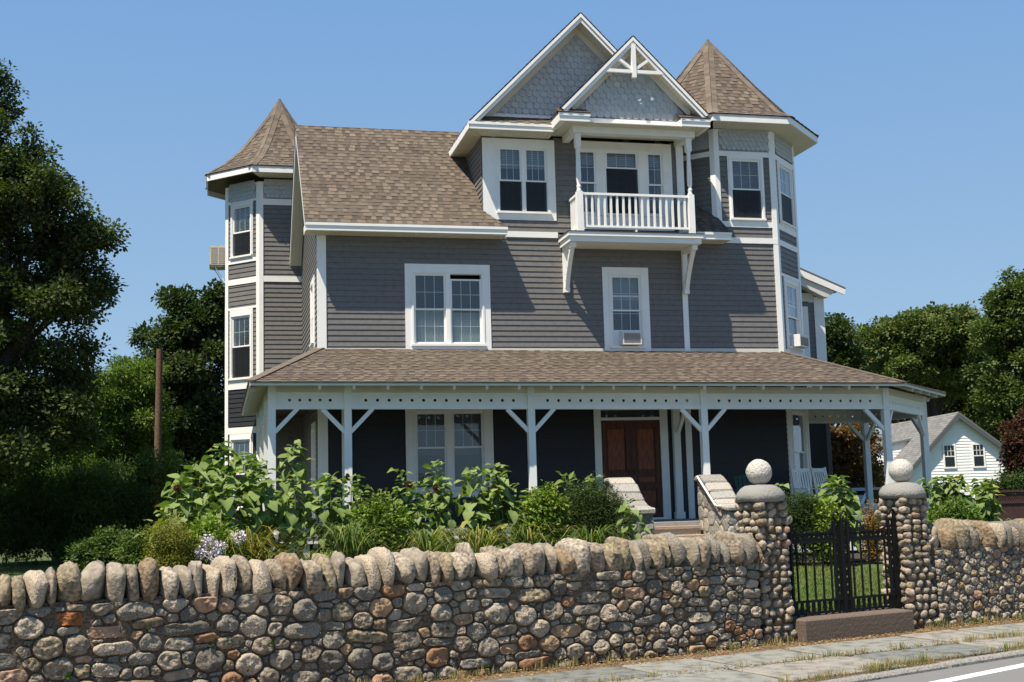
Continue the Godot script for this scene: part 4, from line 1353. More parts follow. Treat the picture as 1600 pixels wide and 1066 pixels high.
		for k in range(1, cnt):
			var c := a + dd * (l * k / cnt)
			if n == Z and (c.x < -0.8): continue
			var tail := MB.new()
			tail.bar(c - Y * 0.098 - n * 0.02, c + Y * 0.03 - n * 0.40, 0.05, 0.085, Y)
			hpart("rafter_tail", tail, "cream")
	build_steps()

func build_steps() -> void:
	# three stone steps between stepped stone cheek walls
	for k in 4:
		var y1 := 0.90 - k * 0.165
		var z1 := 2.62 + k * 0.30
		one("step_tread", 5.62, 7.00, y1 - 0.05, y1, 2.30, z1, "tread")
		one("step_riser", 5.64, 6.98, 0.1, y1 - 0.05, 2.30, z1 - 0.03, "cheek1")
		if k > 0: pass
	var seg := 0
	for sx in [5.18, 7.02]:
		var x0: float = sx; var x1: float = sx + 0.45
		var m := MB.new()
		m.prism([Vector3(x0 + 0.03, 0.1, 2.36), Vector3(x0 + 0.03, 0.1, 3.80), Vector3(x0 + 0.03, 1.16, 3.80), Vector3(x0 + 0.03, 1.20, 3.45), Vector3(x0 + 0.03, 1.74, 2.72), Vector3(x0 + 0.03, 1.76, 2.36)], Vector3(0.39, 0, 0))
		var w := hpart("step_cheek", m, "pale_mortar")
		w.set_meta("label", "pale stone wall stepping down beside the front steps")
		# cap blocks down the slope
		var r := RandomNumberGenerator.new(); r.seed = 60 + seg
		var line := [Vector3(0, 1.76, 2.30), Vector3(0, 1.78, 2.58), Vector3(0, 1.66, 2.82), Vector3(0, 1.50, 3.02), Vector3(0, 1.34, 3.22), Vector3(0, 1.24, 3.46), Vector3(0, 1.20, 3.68), Vector3(0, 1.19, 3.86)]
		for i in line.size() - 1:
			var a: Vector3 = line[i] + X * (x0 + 0.225); var b: Vector3 = line[i + 1] + X * (x0 + 0.225)
			var bl := stone_block(Vector3(0.49, 0.10 + r.randf_range(-0.015, 0.02), (b - a).length() * 0.97), 0.028, 600 + seg * 10 + i)
			var d := (b - a).normalized()
			var s := X
			var u := d.cross(s).normalized() * -1.0
			if u.y < 0: u = -u
			obj("cap_block", bl, mats["cheek%d" % (r.randi() % 3)], w, Transform3D(Basis(s, u, s.cross(u)), (a + b) / 2 + u * 0.03))
		# face stones on the sides that can be seen
		for f in [[Vector3(x0 + 0.03, 0.1, 2.36), Z, -X], [Vector3(x0 + 0.42, 0.1, 3.80), -Z, X], [Vector3(x0 + 0.03, 0.1, 3.80), X, Z]]:
			var wd := 1.44 if f[2] != Z else 0.39
			var fr := frame(f[0], f[1], f[2])
			var list := pack_stones(700 + seg * 7 + int(wd * 10), wd, 1.66, 0.15, 0.065, 1.1, func(p: Vector2) -> float: return 1.0)
			for st in list:
				var gx: float = f[0].z + (st.c.x if f[2] == -X else -st.c.x)
				if f[2] != Z:
					var lim := 1.62 if gx < 2.72 else lerpf(1.62, 1.06, clampf((gx - 2.72) / 0.75, 0, 1))
					if st.c.y > lim - 0.07: continue
				elif st.c.y > 1.0: continue
				obj("veneer_stone", stone_dome(st, 0.022, 0.5, r.randi(), 12), mats["cheek%d" % (r.randi() % 3)], w, fr)
		seg += 1
	var hr := MB.new()
	hr.tube([Vector3(6.98, 1.80, 2.50), Vector3(6.97, 1.83, 2.56), Vector3(6.95, 1.30, 3.42), Vector3(6.95, 1.27, 3.52), Vector3(7.0, 1.28, 3.60)], [0.019, 0.019, 0.019, 0.019, 0.019], 8)
	hpart("handrail", hr)

# ---------------------------------------------------------------- stones
# power-diagram packing: returns [{c: centre, r: outline radii}] in the face plane
func seg_near(q: Vector2, h: Vector2, p: Vector2) -> Vector2:
	if h == Vector2.ZERO: return q
	return q + h * clampf((p - q).dot(h) / h.length_squared(), -1.0, 1.0)

func pack_stones(seed_: int, w: float, h: float, rbig: float, rsmall: float, flat: float, size_at: Callable, slabs := 0.0) -> Array:
	var r := RandomNumberGenerator.new(); r.seed = seed_
	var pts: Array = []
	var cell := rbig * 2.2
	var hash_ := {}
	var total := int(w * h * flat / (rsmall * rsmall) * 9.0)
	for i in total:
		var f := float(i) / total
		var rad := lerpf(rbig, rsmall, pow(f, 0.45)) * r.randf_range(0.85, 1.1)
		var p := Vector2(r.randf() * w, r.randf() * h)
		rad *= size_at.call(p)
		var q := Vector2(p.x, p.y * flat)
		var half := Vector2.ZERO
		if slabs > 0.0 and r.randf() < slabs:
			rad *= r.randf_range(0.6, 0.85)
			half = Vector2.from_angle(r.randfn(0.0, 0.10)) * rad * r.randf_range(0.6, 2.3)
		var kx := int(floor(q.x / cell)); var ky := int(floor(q.y / cell))
		var ok := true
		for ix in range(kx - 2, kx + 3):
			for iy in range(ky - 1, ky + 2):
				for j in hash_.get(Vector2i(ix, iy), []):
					var o: Dictionary = pts[j]
					var md: float = (rad + o.rad) * 0.90
					var pa := seg_near(q, half, o.q); var pb := seg_near(o.q, o.half, pa)
					pa = seg_near(q, half, pb)
					if pa.distance_squared_to(pb) < md * md:
						ok = false; break
				if not ok: break
			if not ok: break
		if not ok: continue
		var key := Vector2i(kx, ky)
		if not hash_.has(key): hash_[key] = []
		hash_[key].append(pts.size())
		pts.append({"q": q, "rad": rad, "c": p, "half": half})
	var out := []
	var K := 24
	for i in pts.size():
		var a: Dictionary = pts[i]
		var near := []
		var kx := int(floor(a.q.x / cell)); var ky := int(floor(a.q.y / cell))
		for ix in range(kx - 3, kx + 4):
			for iy in range(ky - 2, ky + 3):
				for j in hash_.get(Vector2i(ix, iy), []):
					if j == i: continue
					var o: Dictionary = pts[j]
					var pa := seg_near(a.q, a.half, o.q); var pb := seg_near(o.q, o.half, pa)
					pa = seg_near(a.q, a.half, pb)
					var v := pb - pa
					var D := v.length()
					if D < 1e-4 or D > (a.rad + o.rad) * 2.6: continue
					v /= D
					var pl: float = (D * D + a.rad * a.rad - o.rad * o.rad) / (2 * D)
					near.append([v, (pa - a.q).dot(v) + maxf(pl, a.rad * 0.3)])
		var rr := PackedFloat32Array()
		var loose := r.randf_range(1.15, 1.5)
		for k in K:
			var t := TAU * k / K
			var d := Vector2(cos(t), sin(t))
			# reach of the stone itself (capsule), then the neighbours
			var best: float = a.rad * loose + absf(d.dot(a.half)) * 1.0
			for o in near:
				var cs: float = d.dot(o[0])
				if cs < 0.08: continue
				best = minf(best, o[1] / cs)
			if d.x > 0.01: best = minf(best, (w - a.q.x + 0.01) / d.x)
			if d.x < -0.01: best = minf(best, (a.q.x + 0.01) / -d.x)
			if d.y > 0.01: best = minf(best, (h * flat - a.q.y + 0.01) / d.y)
			if d.y < -0.01: best = minf(best, (a.q.y + 0.01) / -d.y)
			rr.append(maxf(best, 0.01))
		for pass_ in (1 if r.randf() < 0.6 else 3):
			var sm := PackedFloat32Array()
			for k in K:
				sm.append(minf(rr[k], (rr[(k + K - 1) % K] + rr[k] * 2 + rr[(k + 1) % K]) / 4.0))
			rr = sm
		var area := 0.0
		var gap := r.randf_range(0.003, 0.008)
		for k in K:
			rr[k] = maxf(rr[k] * r.randf_range(0.975, 1.0) - gap, 0.008)
			area += rr[k] * rr[k]
		out.append({"c": a.c, "r": rr, "rad": a.rad, "flat": flat, "area": area / K})
	return out

# one face stone: its outline, domed outwards with an uneven surface; local z out of the wall
func stone_dome(st: Dictionary, depth: float, blunt: float, seed_: int, _k := 0, m: MB = null, col := Color.WHITE, xf := Transform3D.IDENTITY) -> MB:
	var own := m == null
	if own: m = MB.new()
	var nz := FastNoiseLite.new()
	nz.seed = seed_; nz.frequency = 1.0; nz.fractal_octaves = 3
	var rr: PackedFloat32Array = st.r
	var K := rr.size()
	var rows := []
	var freq: float = 1.6 / maxf(0.03, st.rad)
	var tilt := Vector2(sin(seed_ * 1.7), cos(seed_ * 2.3)) * 0.18
	# broken faces: the dome is cut by a few slanting planes
	var pr := RandomNumberGenerator.new(); pr.seed = seed_
	var cuts := []
	for i in pr.randi_range(1, 4):
		var ca := pr.randf() * TAU
		cuts.append([Vector2(cos(ca), sin(ca)) * pr.randf_range(0.1, 0.95) / st.rad * depth, depth * pr.randf_range(0.62, 1.0)])
	for t in [1.0, 0.97, 0.90, 0.78, 0.62, 0.44, 0.25, 0.1, 0.0]:
		var line := PackedVector3Array()
		for k in K:
			var a := TAU * k / K
			var x: float = cos(a) * rr[k] * t
			var y: float = sin(a) * rr[k] * t / st.flat
			var hgt := depth * pow(maxf(0.0, 1.0 - pow(t, 2.0 + blunt * 4.0)), 0.55)
			if t >= 1.0: hgt = -0.03
			else:
				hgt += depth * (x * tilt.x + y * tilt.y) / st.rad
				for cu in cuts: hgt = minf(hgt, cu[1] - cu[0].x * x - cu[0].y * y)
				hgt += nz.get_noise_3d(x * freq, y * freq, st.c.x * 7.0) * depth * 0.42 + nz.get_noise_3d(x * freq * 3.1, y * freq * 3.1, st.c.y * 5.0) * depth * 0.20
			line.append(xf * Vector3(st.c.x + x, st.c.y + y, hgt))
		rows.append(line)
	m.grid(rows, true, xf * Vector3(st.c.x, st.c.y, -0.3), col)
	return m

# rounded boulder: superellipsoid with noise, centred
func boulder(s: Vector3, expo: float, rough: float, seed_: int, nu := 16, nv := 10) -> MB:
	var m := MB.new()
	var nz := FastNoiseLite.new()
	nz.seed = seed_; nz.frequency = 1.0; nz.fractal_octaves = 3
	var rows := []
	var pr := RandomNumberGenerator.new(); pr.seed = seed_
	var cuts := []
	if rough > 0.1:
		for i in 6:
			cuts.append([Vector3(pr.randfn(0, 1), pr.randfn(0, 0.6), pr.randfn(0, 1)).normalized(), pr.randf_range(0.78, 1.02)])
	for i in nv + 1:
		var ph := -PI / 2 + PI * i / nv
		var line := PackedVector3Array()
		for j in nu:
			var th := TAU * j / nu
			var cp := cos(ph); var d := Vector3(cp * cos(th), sin(ph), cp * sin(th))
			var p := Vector3(signf(d.x) * pow(absf(d.x), expo), signf(d.y) * pow(absf(d.y), expo), signf(d.z) * pow(absf(d.z), expo))
			var k := 1.0 + rough * nz.get_noise_3dv(d * 1.3) * 1.3 + rough * 0.5 * nz.get_noise_3dv(d * 3.7 + Vector3(5, 5, 5)) + rough * 0.22 * nz.get_noise_3dv(d * 8.0)
			if i == 0 or i == nv: k = 1.0 + rough * nz.get_noise_3dv(Vector3(0, d.y, 0) * 1.3) * 1.3
			var q := p * k
			for cu in cuts: q -= cu[0] * maxf(0.0, q.dot(cu[0]) - cu[1]) * 0.85
			line.append(Vector3(q.x * s.x / 2, q.y * s.y / 2, q.z * s.z / 2))
		rows.append(line)
	m.grid(rows, true, Vector3.ZERO)
	return m

# dressed block with worn, rounded edges
func stone_block(s: Vector3, wear: float, seed_: int) -> MB:
	var m := MB.new()
	var nz := FastNoiseLite.new()
	nz.seed = seed_; nz.frequency = 6.0; nz.fractal_octaves = 3
	# chamfered box from eight corner triples
	var h := s / 2
	var c := wear
	for ax in 3:
		for sg in [-1.0, 1.0]:
			var n := Vector3.ZERO; n[ax] = sg
			var b := (ax + 1) % 3; var d := (ax + 2) % 3
			var p := []
			for q in [[-1, -1], [1, -1], [1, 1], [-1, 1]]:
				var v := Vector3.ZERO
				v[ax] = h[ax] * sg; v[b] = (h[b] - c) * q[0]; v[d] = (h[d] - c) * q[1]
				p.append(v)
			m.quad(p[0], p[1], p[2], p[3], n)
	for ax in 3:
		var b := (ax + 1) % 3; var d := (ax + 2) % 3
		for s1 in [-1.0, 1.0]:
			for s2 in [-1.0, 1.0]:
				var v := []
				for e in [-1.0, 1.0]:
					var p := Vector3.ZERO; p[ax] = (h[ax] - c) * e; p[b] = h[b] * s1; p[d] = (h[d] - c) * s2
					var q := Vector3.ZERO; q[ax] = (h[ax] - c) * e; q[b] = (h[b] - c) * s1; q[d] = h[d] * s2
					v.append([p, q])
				var o := Vector3.ZERO; o[b] = s1; o[d] = s2
				m.quad(v[0][0], v[1][0], v[1][1], v[0][1], o)
	for sx in [-1.0, 1.0]:
		for sy in [-1.0, 1.0]:
			for sz in [-1.0, 1.0]:
				var o := Vector3(sx, sy, sz)
				m.tri(Vector3(h.x, h.y - c, h.z - c) * o, Vector3(h.x - c, h.y, h.z - c) * o, Vector3(h.x - c, h.y - c, h.z) * o, o)
	for i in m.v.size():
		var p := m.v[i]
		m.v[i] = p + Vector3(nz.get_noise_3dv(p), nz.get_noise_3dv(p + Vector3(9, 0, 0)), nz.get_noise_3dv(p + Vector3(0, 9, 0))) * wear * 0.5
	return m

# ---------------------------------------------------------------- ground, wall, gate
const WA := Vector3(-0.04, 0, 13.87)
const WD := Vector3(0.9657, 0, -0.2596)
const WN := Vector3(0.2596, 0, 0.9657)

func wp(u: float, off: float, y: float) -> Vector3:
	return WA + WD * u + WN * off + Vector3(0, y, 0)

func wframe(u: float, off: float, y := 0.0) -> Transform3D:
	return Transform3D(Basis(WD, Vector3.UP, WN), wp(u, off, y))

func multi(called: String, mesh: Mesh, xfs: Array, cols: Array, material: Material, parent: Node = null) -> MultiMeshInstance3D:
	var mm := MultiMesh.new()
	mm.transform_format = MultiMesh.TRANSFORM_3D
	mm.use_colors = true
	mm.mesh = mesh
	mm.instance_count = xfs.size()
	for i in xfs.size():
		mm.set_instance_transform(i, xfs[i])
		mm.set_instance_color(i, cols[i % cols.size()])
	var o := MultiMeshInstance3D.new()
	o.multimesh = mm
	o.material_override = material
	if parent == null:
		o.name = numbered(called)
		add_child(o)
	else:
		o.name = called
		parent.add_child(o, true)
	return o

func slab(poly: Array, y0: float, y1: float) -> MB:
	var m := MB.new()
	var pl := []
	for p in poly: pl.append(Vector3(p.x, y0, p.z))
	m.prism(pl, Vector3(0, y1 - y0, 0))
	return m

# the road runs a little towards the wall on the right
func kerb_line(u: float) -> float:
	return 2.20 - 0.10 * (clampf(u, -8.0, 12.0) - 2.5)

func strip(inner: Callable, outer: Callable, y0: float, y1: float, reach := 300.0) -> MB:
	var m := MB.new()
	var us := [-reach, -8.0, -6.0, 12.0, reach]
	for i in us.size() - 1:
		var a: float = us[i]; var b: float = us[i + 1]
		var pl := []
		for q in [wp(a, inner.call(a), y0), wp(b, inner.call(b), y0), wp(b, outer.call(b), y0), wp(a, outer.call(a), y0)]: pl.append(q)
		m.prism(pl, Vector3(0, y1 - y0, 0))
	return m

func build_ground() -> void:
	# lawn on the house side, road and footpath on the other
	struct(obj("lawn", slab([wp(-300, -0.25, 0), wp(300, -0.25, 0), wp(300, -500, 0), wp(-300, -500, 0)], -0.5, 0.22), mats.lawn))
	struct(obj("road", strip(func(u: float) -> float: return kerb_line(u) + 0.02, func(_u: float) -> float: return 60.0, -0.5, -0.04), mats.road))
	struct(obj("verge", strip(func(_u: float) -> float: return -0.25, func(u: float) -> float: return kerb_line(u) - 0.06, -0.5, -0.012), mats.dirt))
	struct(obj("road_marking", strip(func(u: float) -> float: return 2.50 - 0.17 * (clampf(u, -6.0, 12.0) - 3.5), func(u: float) -> float: return 2.62 - 0.17 * (clampf(u, -6.0, 12.0) - 3.5), -0.06, -0.036, 60.0), mats.road_line))
	var r := RandomNumberGenerator.new(); r.seed = 21
	# flagstones
	var walk := Node3D.new()
	walk.name = "sidewalk"
	add_child(walk)
	struct(walk)
	var rows := [[0.42, 1.14], [1.20, 1.98]]
	for row in rows:
		var u := -7.5
		while u < 13.0:
			var l := r.randf_range(0.75, 1.7)
			var g := 0.03 + 0.015 * absf(sin(u * 3.1))
			var pl := []
			var a: float = row[0] + r.randf_range(-0.05, 0.06); var b: float = row[1] + r.randf_range(-0.03, 0.04)
			if row[1] > 1.5: b = kerb_line(u + l) - 0.10 + r.randf_range(-0.02, 0.02)
			var ct := [Vector2(u + g, a), Vector2(u + l * 0.5, a + r.randf_range(-0.03, 0.03)), Vector2(u + l - g, a + r.randf_range(-0.03, 0.03)), Vector2(u + l - g + r.randf_range(-0.05, 0.05), (a + b) / 2), Vector2(u + l - g, b), Vector2(u + l * 0.4, b + r.randf_range(-0.02, 0.02)), Vector2(u + g, b), Vector2(u + g + r.randf_range(-0.04, 0.02), (a + b) / 2)]
			var tx := r.randf_range(-0.006, 0.006); var ty := r.randf_range(-0.008, 0.008)
			var m := MB.new()
			var cm := Vector2(u + l / 2, (a + b) / 2)
			for q in ct:
				pl.append(wp(q.x, q.y, -0.05))
			var top := []
			var inn := []
			for q in ct:
				var qi: Vector2 = cm + (q - cm) * 0.975
				top.append(wp(q.x, q.y, 0.004 + (q.x - cm.x) * tx + (q.y - cm.y) * ty))
				inn.append(wp(qi.x, qi.y, 0.014 + (qi.x - cm.x) * tx + (qi.y - cm.y) * ty))
			var cc := wp(cm.x, cm.y, 0.014)
			for i in 8:
				var j := (i + 1) % 8
				m.tri(cc, inn[i], inn[j], Vector3.UP)
				var o: Vector3 = (top[i] + top[j]) / 2 - cc
				m.quad(inn[i], inn[j], top[j], top[i], o + Vector3.UP)
				m.quad(top[i], top[j], pl[j], pl[i], o)
			obj("flagstone", m, mats["flag%d" % (r.randi() % 4)], walk)
			u += l
	# kerb stones
	var kerb := Node3D.new()
	kerb.name = "kerb"
	add_child(kerb)
	struct(kerb)
	var ku := -8.0
	while ku < 14.0:
		var l := r.randf_range(1.3, 2.2)
		var bl := stone_block(Vector3(l - 0.012, 0.30, 0.14), 0.02, r.randi())
		obj("kerb_stone", bl, mats.kerb, kerb, wframe(ku + l / 2, kerb_line(ku + l / 2) - 0.03, -0.148 + r.randf_range(-0.006, 0.004)) * Transform3D(Basis(Vector3.UP, 0.0997), Vector3.ZERO))
		ku += l
	# litter of dry leaves along the wall and in the joints
	var flake := MB.new()
	flake.quad(Vector3(-0.5, 0, -0.5), Vector3(0.5, 0.15, -0.4), Vector3(0.6, 0, 0.5), Vector3(-0.4, 0.2, 0.5), Vector3.UP)
	var xfs := []; var cols := []
	for i in 7000:
		var uu := r.randf_range(-1.5, 11.0)
		var off: float
		var pick := r.randf()
		if pick < 0.62: off = absf(r.randfn(0.0, 0.20)) + 0.02
		elif pick < 0.82: off = 1.19 + r.randfn(0, 0.06)
		elif pick < 0.94: off = kerb_line(uu) - 0.13 + r.randfn(0, 0.05)
		else: off = r.randf_range(0.3, 1.9)
		off = minf(off, kerb_line(uu) - 0.09)
		if uu > 4.0 and uu < 5.75 and off < 0.16: off += 0.16
		var s := r.randf_range(0.008, 0.026)
		xfs.append(Transform3D(Basis(Vector3.UP, r.randf() * TAU) * Basis(Vector3.RIGHT, r.randfn(0, 0.35)) * Basis.from_scale(Vector3(s, s, s * r.randf_range(0.35, 0.9))), wp(uu, off, (0.018 if off > 0.42 else 0.0) + r.randf() * 0.012)))
		cols.append([Color(0.34, 0.21, 0.10), Color(0.25, 0.14, 0.07), Color(0.42, 0.29, 0.15), Color(0.19, 0.11, 0.06), Color(0.46, 0.36, 0.2)][r.randi() % 5])
	var lit := multi("leaf_litter", flake.mesh(), xfs, cols, mats.blade)
	stuff(tag(lit, "brown dry leaf litter along the foot of the wall", "litter"))
	# weeds and dry grass in the joints and along the kerb
	xfs = []; cols = []
	for i in 1700:
		var uu := r.randf_range(-1.0, 11.0)
		var off := kerb_line(uu) - 0.12 + r.randfn(0, 0.04)
		var dry := r.randf() < 0.78
		var pick := r.randf()
		if pick < 0.25: off = 1.19 + r.randfn(0, 0.025)
		elif pick < 0.45: off = 0.03 + absf(r.randfn(0, 0.08))
		var n := sin(uu * 2.3) + sin(uu * 0.9 + 2.0)
		if n < -0.3 and r.randf() < 0.75: continue
		if uu > 4.0 and uu < 5.75 and off < 0.3: continue
		var s := r.randf_range(0.4, 1.1)
		xfs.append(Transform3D(Basis(Vector3.UP, r.randf() * TAU) * Basis.from_scale(Vector3.ONE * s), wp(uu, minf(off, kerb_line(uu) - 0.09), 0.0)))
		cols.append(Color(0.36, 0.29, 0.13) if dry else Color(0.10, 0.16, 0.035))
	stuff(tag(multi("weeds", tuft_mesh(9, 0.09, 0.05, 3), xfs, cols, mats.blade), "small weeds and dry grass in the pavement joints", "weeds"))
	# grass of the lawn where it can be seen
	xfs = []; cols = []
	for i in 15000:
		var uu := r.randf_range(2.4, 10.0)
		var off := -0.5 - 10.5 * pow(r.randf(), 1.3)
		var n := sin(uu * 1.7 + off) * 0.5 + 0.5
		xfs.append(Transform3D(Basis(Vector3.UP, r.randf() * TAU) * Basis.from_scale(Vector3(1.3, r.randf_range(0.6, 1.1), 1.3)), wp(uu, off, 0.215)))
		cols.append(shade(Color(0.15, 0.185, 0.05).lerp(Color(0.12, 0.18, 0.04), n), r.randf_range(0.75, 1.25)))
	for i in 9000:
		var px := r.randf_range(-14.0, -2.0); var pz := r.randf_range(-8.0, 13.5)
		xfs.append(Transform3D(Basis(Vector3.UP, r.randf() * TAU) * Basis.from_scale(Vector3(1.4, r.randf_range(0.6, 1.1), 1.4)), Vector3(px, 0.215, pz)))
		cols.append(shade(Color(0.13, 0.18, 0.045), r.randf_range(0.75, 1.2)))
	stuff(tag(multi("grass", tuft_mesh(10, 0.06, 0.07, 4), xfs, cols, mats.blade), "short mown grass behind the wall", "grass"))

func tuft_mesh(cnt: int, h: float, spread: float, seed_: int) -> ArrayMesh:
	var r := RandomNumberGenerator.new(); r.seed = seed_
	var m := MB.new()
	for i in cnt:
		var a := r.randf() * TAU
		var d := Vector3(cos(a), 0, sin(a))
		var b := d * r.randf() * spread
		var s := Vector3(-d.z, 0, d.x) * 0.0028
		var hh := h * r.randf_range(0.6, 1.2)
		var lean := d * hh * r.randf_range(0.1, 0.7)
		var mid := b + Vector3(0, hh * 0.6, 0) + lean * 0.4
		m.quad(b - s, b + s, mid + s * 0.8, mid - s * 0.8, d + Vector3.UP)
		m.tri(mid - s * 0.8, mid + s * 0.8, b + Vector3(0, hh, 0) + lean, d + Vector3.UP)
	return m.mesh()

var stone_keys := [0, 0, 1, 1, 2, 3, 0, 4, 5, 6, 7, 8, 9, 9, 10, 2, 1, 11, 8, 5, 0, 1, 9]

func wall_section(label: String, u0: float, u1: float, seed_: int, fine_from: float, single_from: float, pale: bool) -> void:
	var w := thing("stone_wall", label, "stone wall", wp(u0, 0, 0), 0.0, "fieldstone walls")
	w.transform = Transform3D(Basis(WD, Vector3.UP, WN), wp(u0, 0, 0))
	var L := u1 - u0
	var H := 0.84
	var r := RandomNumberGenerator.new(); r.seed = seed_
	# mortared core with an uneven face
	var nz := noise(seed_, 5.0, 3)
	var core := MB.new()
	var nx := int(L / 0.035); var ny := 26
	var rows := []
	for j in ny + 1:
		var line := PackedVector3Array()
		for i in nx + 1:
			var x := L * i / nx; var y := H * 1.06 * j / ny - 0.05
			line.append(Vector3(x, y, -0.012 + 0.016 * nz.get_noise_2d(x, y) + 0.008 * nz.get_noise_2d(x * 4.0, y * 4.0)))
		rows.append(line)
	core.grid(rows, false, Vector3(0, 0, -1))
	core.bx(0, L, -0.05, H, -0.44, -0.05)
	core.bx(0, L, H - 0.02, H + 0.02, -0.43, -0.03)
	obj("mortar", core, mats.pale_mortar if pale else mats.mortar, w)
	# face stones
	var list := pack_stones(seed_ + 1, L, H - 0.01, 0.118, 0.030, 1.25, func(p: Vector2) -> float:
		var t := clampf((p.x + u0 - fine_from) / 2.2, 0.0, 1.0)
		return lerpf(1.0, 0.62, t), 0.0 if pale else 0.42)
	list.sort_custom(func(a, b): return a.area > b.area)
	var rest := MB.new()
	var made := 0
	var rusty := {}
	for st in list:
		if st.rad > 0.045 and (rusty.is_empty() or (st.c + Vector2(u0, 0)).distance_to(Vector2(-3.12, 0.70)) < (rusty.c + Vector2(u0, 0)).distance_to(Vector2(-3.12, 0.70))): rusty = st
	for st in list:
		var gu: float = st.c.x + u0
		var dep: float = clampf(st.rad * r.randf_range(0.34, 0.68), 0.014, 0.055)
		var blunt := r.randf_range(0.15, 1.7)
		var key: int = stone_keys[r.randi() % stone_keys.size()]
		if pale: key = [0, 2, 6, 9, 1, 2, 6, 0, 4, 10, 5, 6][r.randi() % 12]
		if made < 290 and gu > single_from:
			var m := "stone%d" % key
			if st == rusty and u0 < 0.0: m = "orange_stone"
			obj("stone", stone_dome(st, dep, blunt, r.randi()), mats[m], w)
			made += 1
		else:
			stone_dome(st, dep, blunt, r.randi(), 0, rest, Color(0.30, 0.265, 0.215) * r.randf_range(0.6, 1.25))
	if rest.v.size() > 0: stuff(obj("small_stones", rest, mats.small_stone, w))
	# upright cap stones
	var x := 0.02
	while x < L - 0.03:
		var ww := lerpf(0.08, 0.19, pow(r.randf(), 1.2))
		if pale: ww *= 1.05
		if x + ww > L: ww = L - x
		var hh := r.randf_range(0.235, 0.325) + ww * 0.22
		var s := Vector3(ww * 1.16, hh * r.randf_range(1.0, 1.1), r.randf_range(0.44, 0.56))
		var bm := boulder(s, r.randf_range(0.58, 0.84), r.randf_range(0.11, 0.17), r.randi(), 22, 14)
		var key: int = [0, 1, 2, 6, 0, 1, 9, 5, 2, 8, 3][r.randi() % 11]
		obj("cap_stone", bm, mats["stone%d" % key], w, Transform3D(Basis(Vector3.BACK, r.randfn(0.0, 0.06)) * Basis(Vector3.UP, r.randfn(0, 0.12)) * Basis(Vector3.RIGHT, r.randfn(0, 0.05)), Vector3(x + ww / 2, H - 0.045 + hh / 2 + r.randf_range(-0.015, 0.015), -0.19 + r.randf_range(-0.03, 0.03))))
		x += ww

func build_stone_wall() -> void:
	wall_section("long fieldstone wall with upright cap stones left of the gate", -7.0, 3.60, 900, 1.2, -4.3, false)
	wall_section("fieldstone wall with upright cap stones right of the gate", 6.17, 11.0, 950, -20.0, -20.0, true)
	# one bright orange stone in the wall, and small plants growing from the joints
	var r := RandomNumberGenerator.new(); r.seed = 44
	var wi := -1
	for q in [[-3.15, 0.30, 0.9], [-2.55, 0.62, 0.5], [-2.05, 0.44, 0.6], [-1.55, 0.42, 0.7], [-2.0, 0.70, 0.5], [-3.0, 0.05, 1.3], [0.06, 0.42, 0.7], [0.42, 0.05, 0.9], [-1.75, 0.22, 0.4]]:
		wi += 1
		var m := MB.new()
		for k in 26:
			var a := r.randf() * TAU; var e := r.randf_range(-0.3, 1.2)
			var d := Vector3(cos(a) * cos(e), sin(e), absf(sin(a)) * cos(e) + 0.3).normalized()
			var l: float = r.randf_range(0.02, 0.05) * q[2] * 1.3
			var s: Vector3 = d.cross(Vector3(0.3, 0.7, 0.2)).normalized() * l * 0.22
			m.quad(Vector3.ZERO, d * l * 0.6 + s, d * l, d * l * 0.6 - s, Vector3.UP + Vector3.BACK, shade(Color(0.10, 0.18, 0.03), r.randf_range(0.7, 1.3)))
		var o := obj("wall_weed", m, mats.leaf, null, wframe(q[0], 0.02, q[1]))
		tag(o, "green weed in the stone wall, " + WEEDS[wi], "weed", "weeds in the wall joints")
	for q in [["rough stone gate pillar with ball finial left of the gate", 3.86, 1.455], ["rough stone gate pillar with ball finial right of the gate", 5.93, 1.44]]:
		pillar(q[0], q[1], q[2], 70 + int(q[1]))

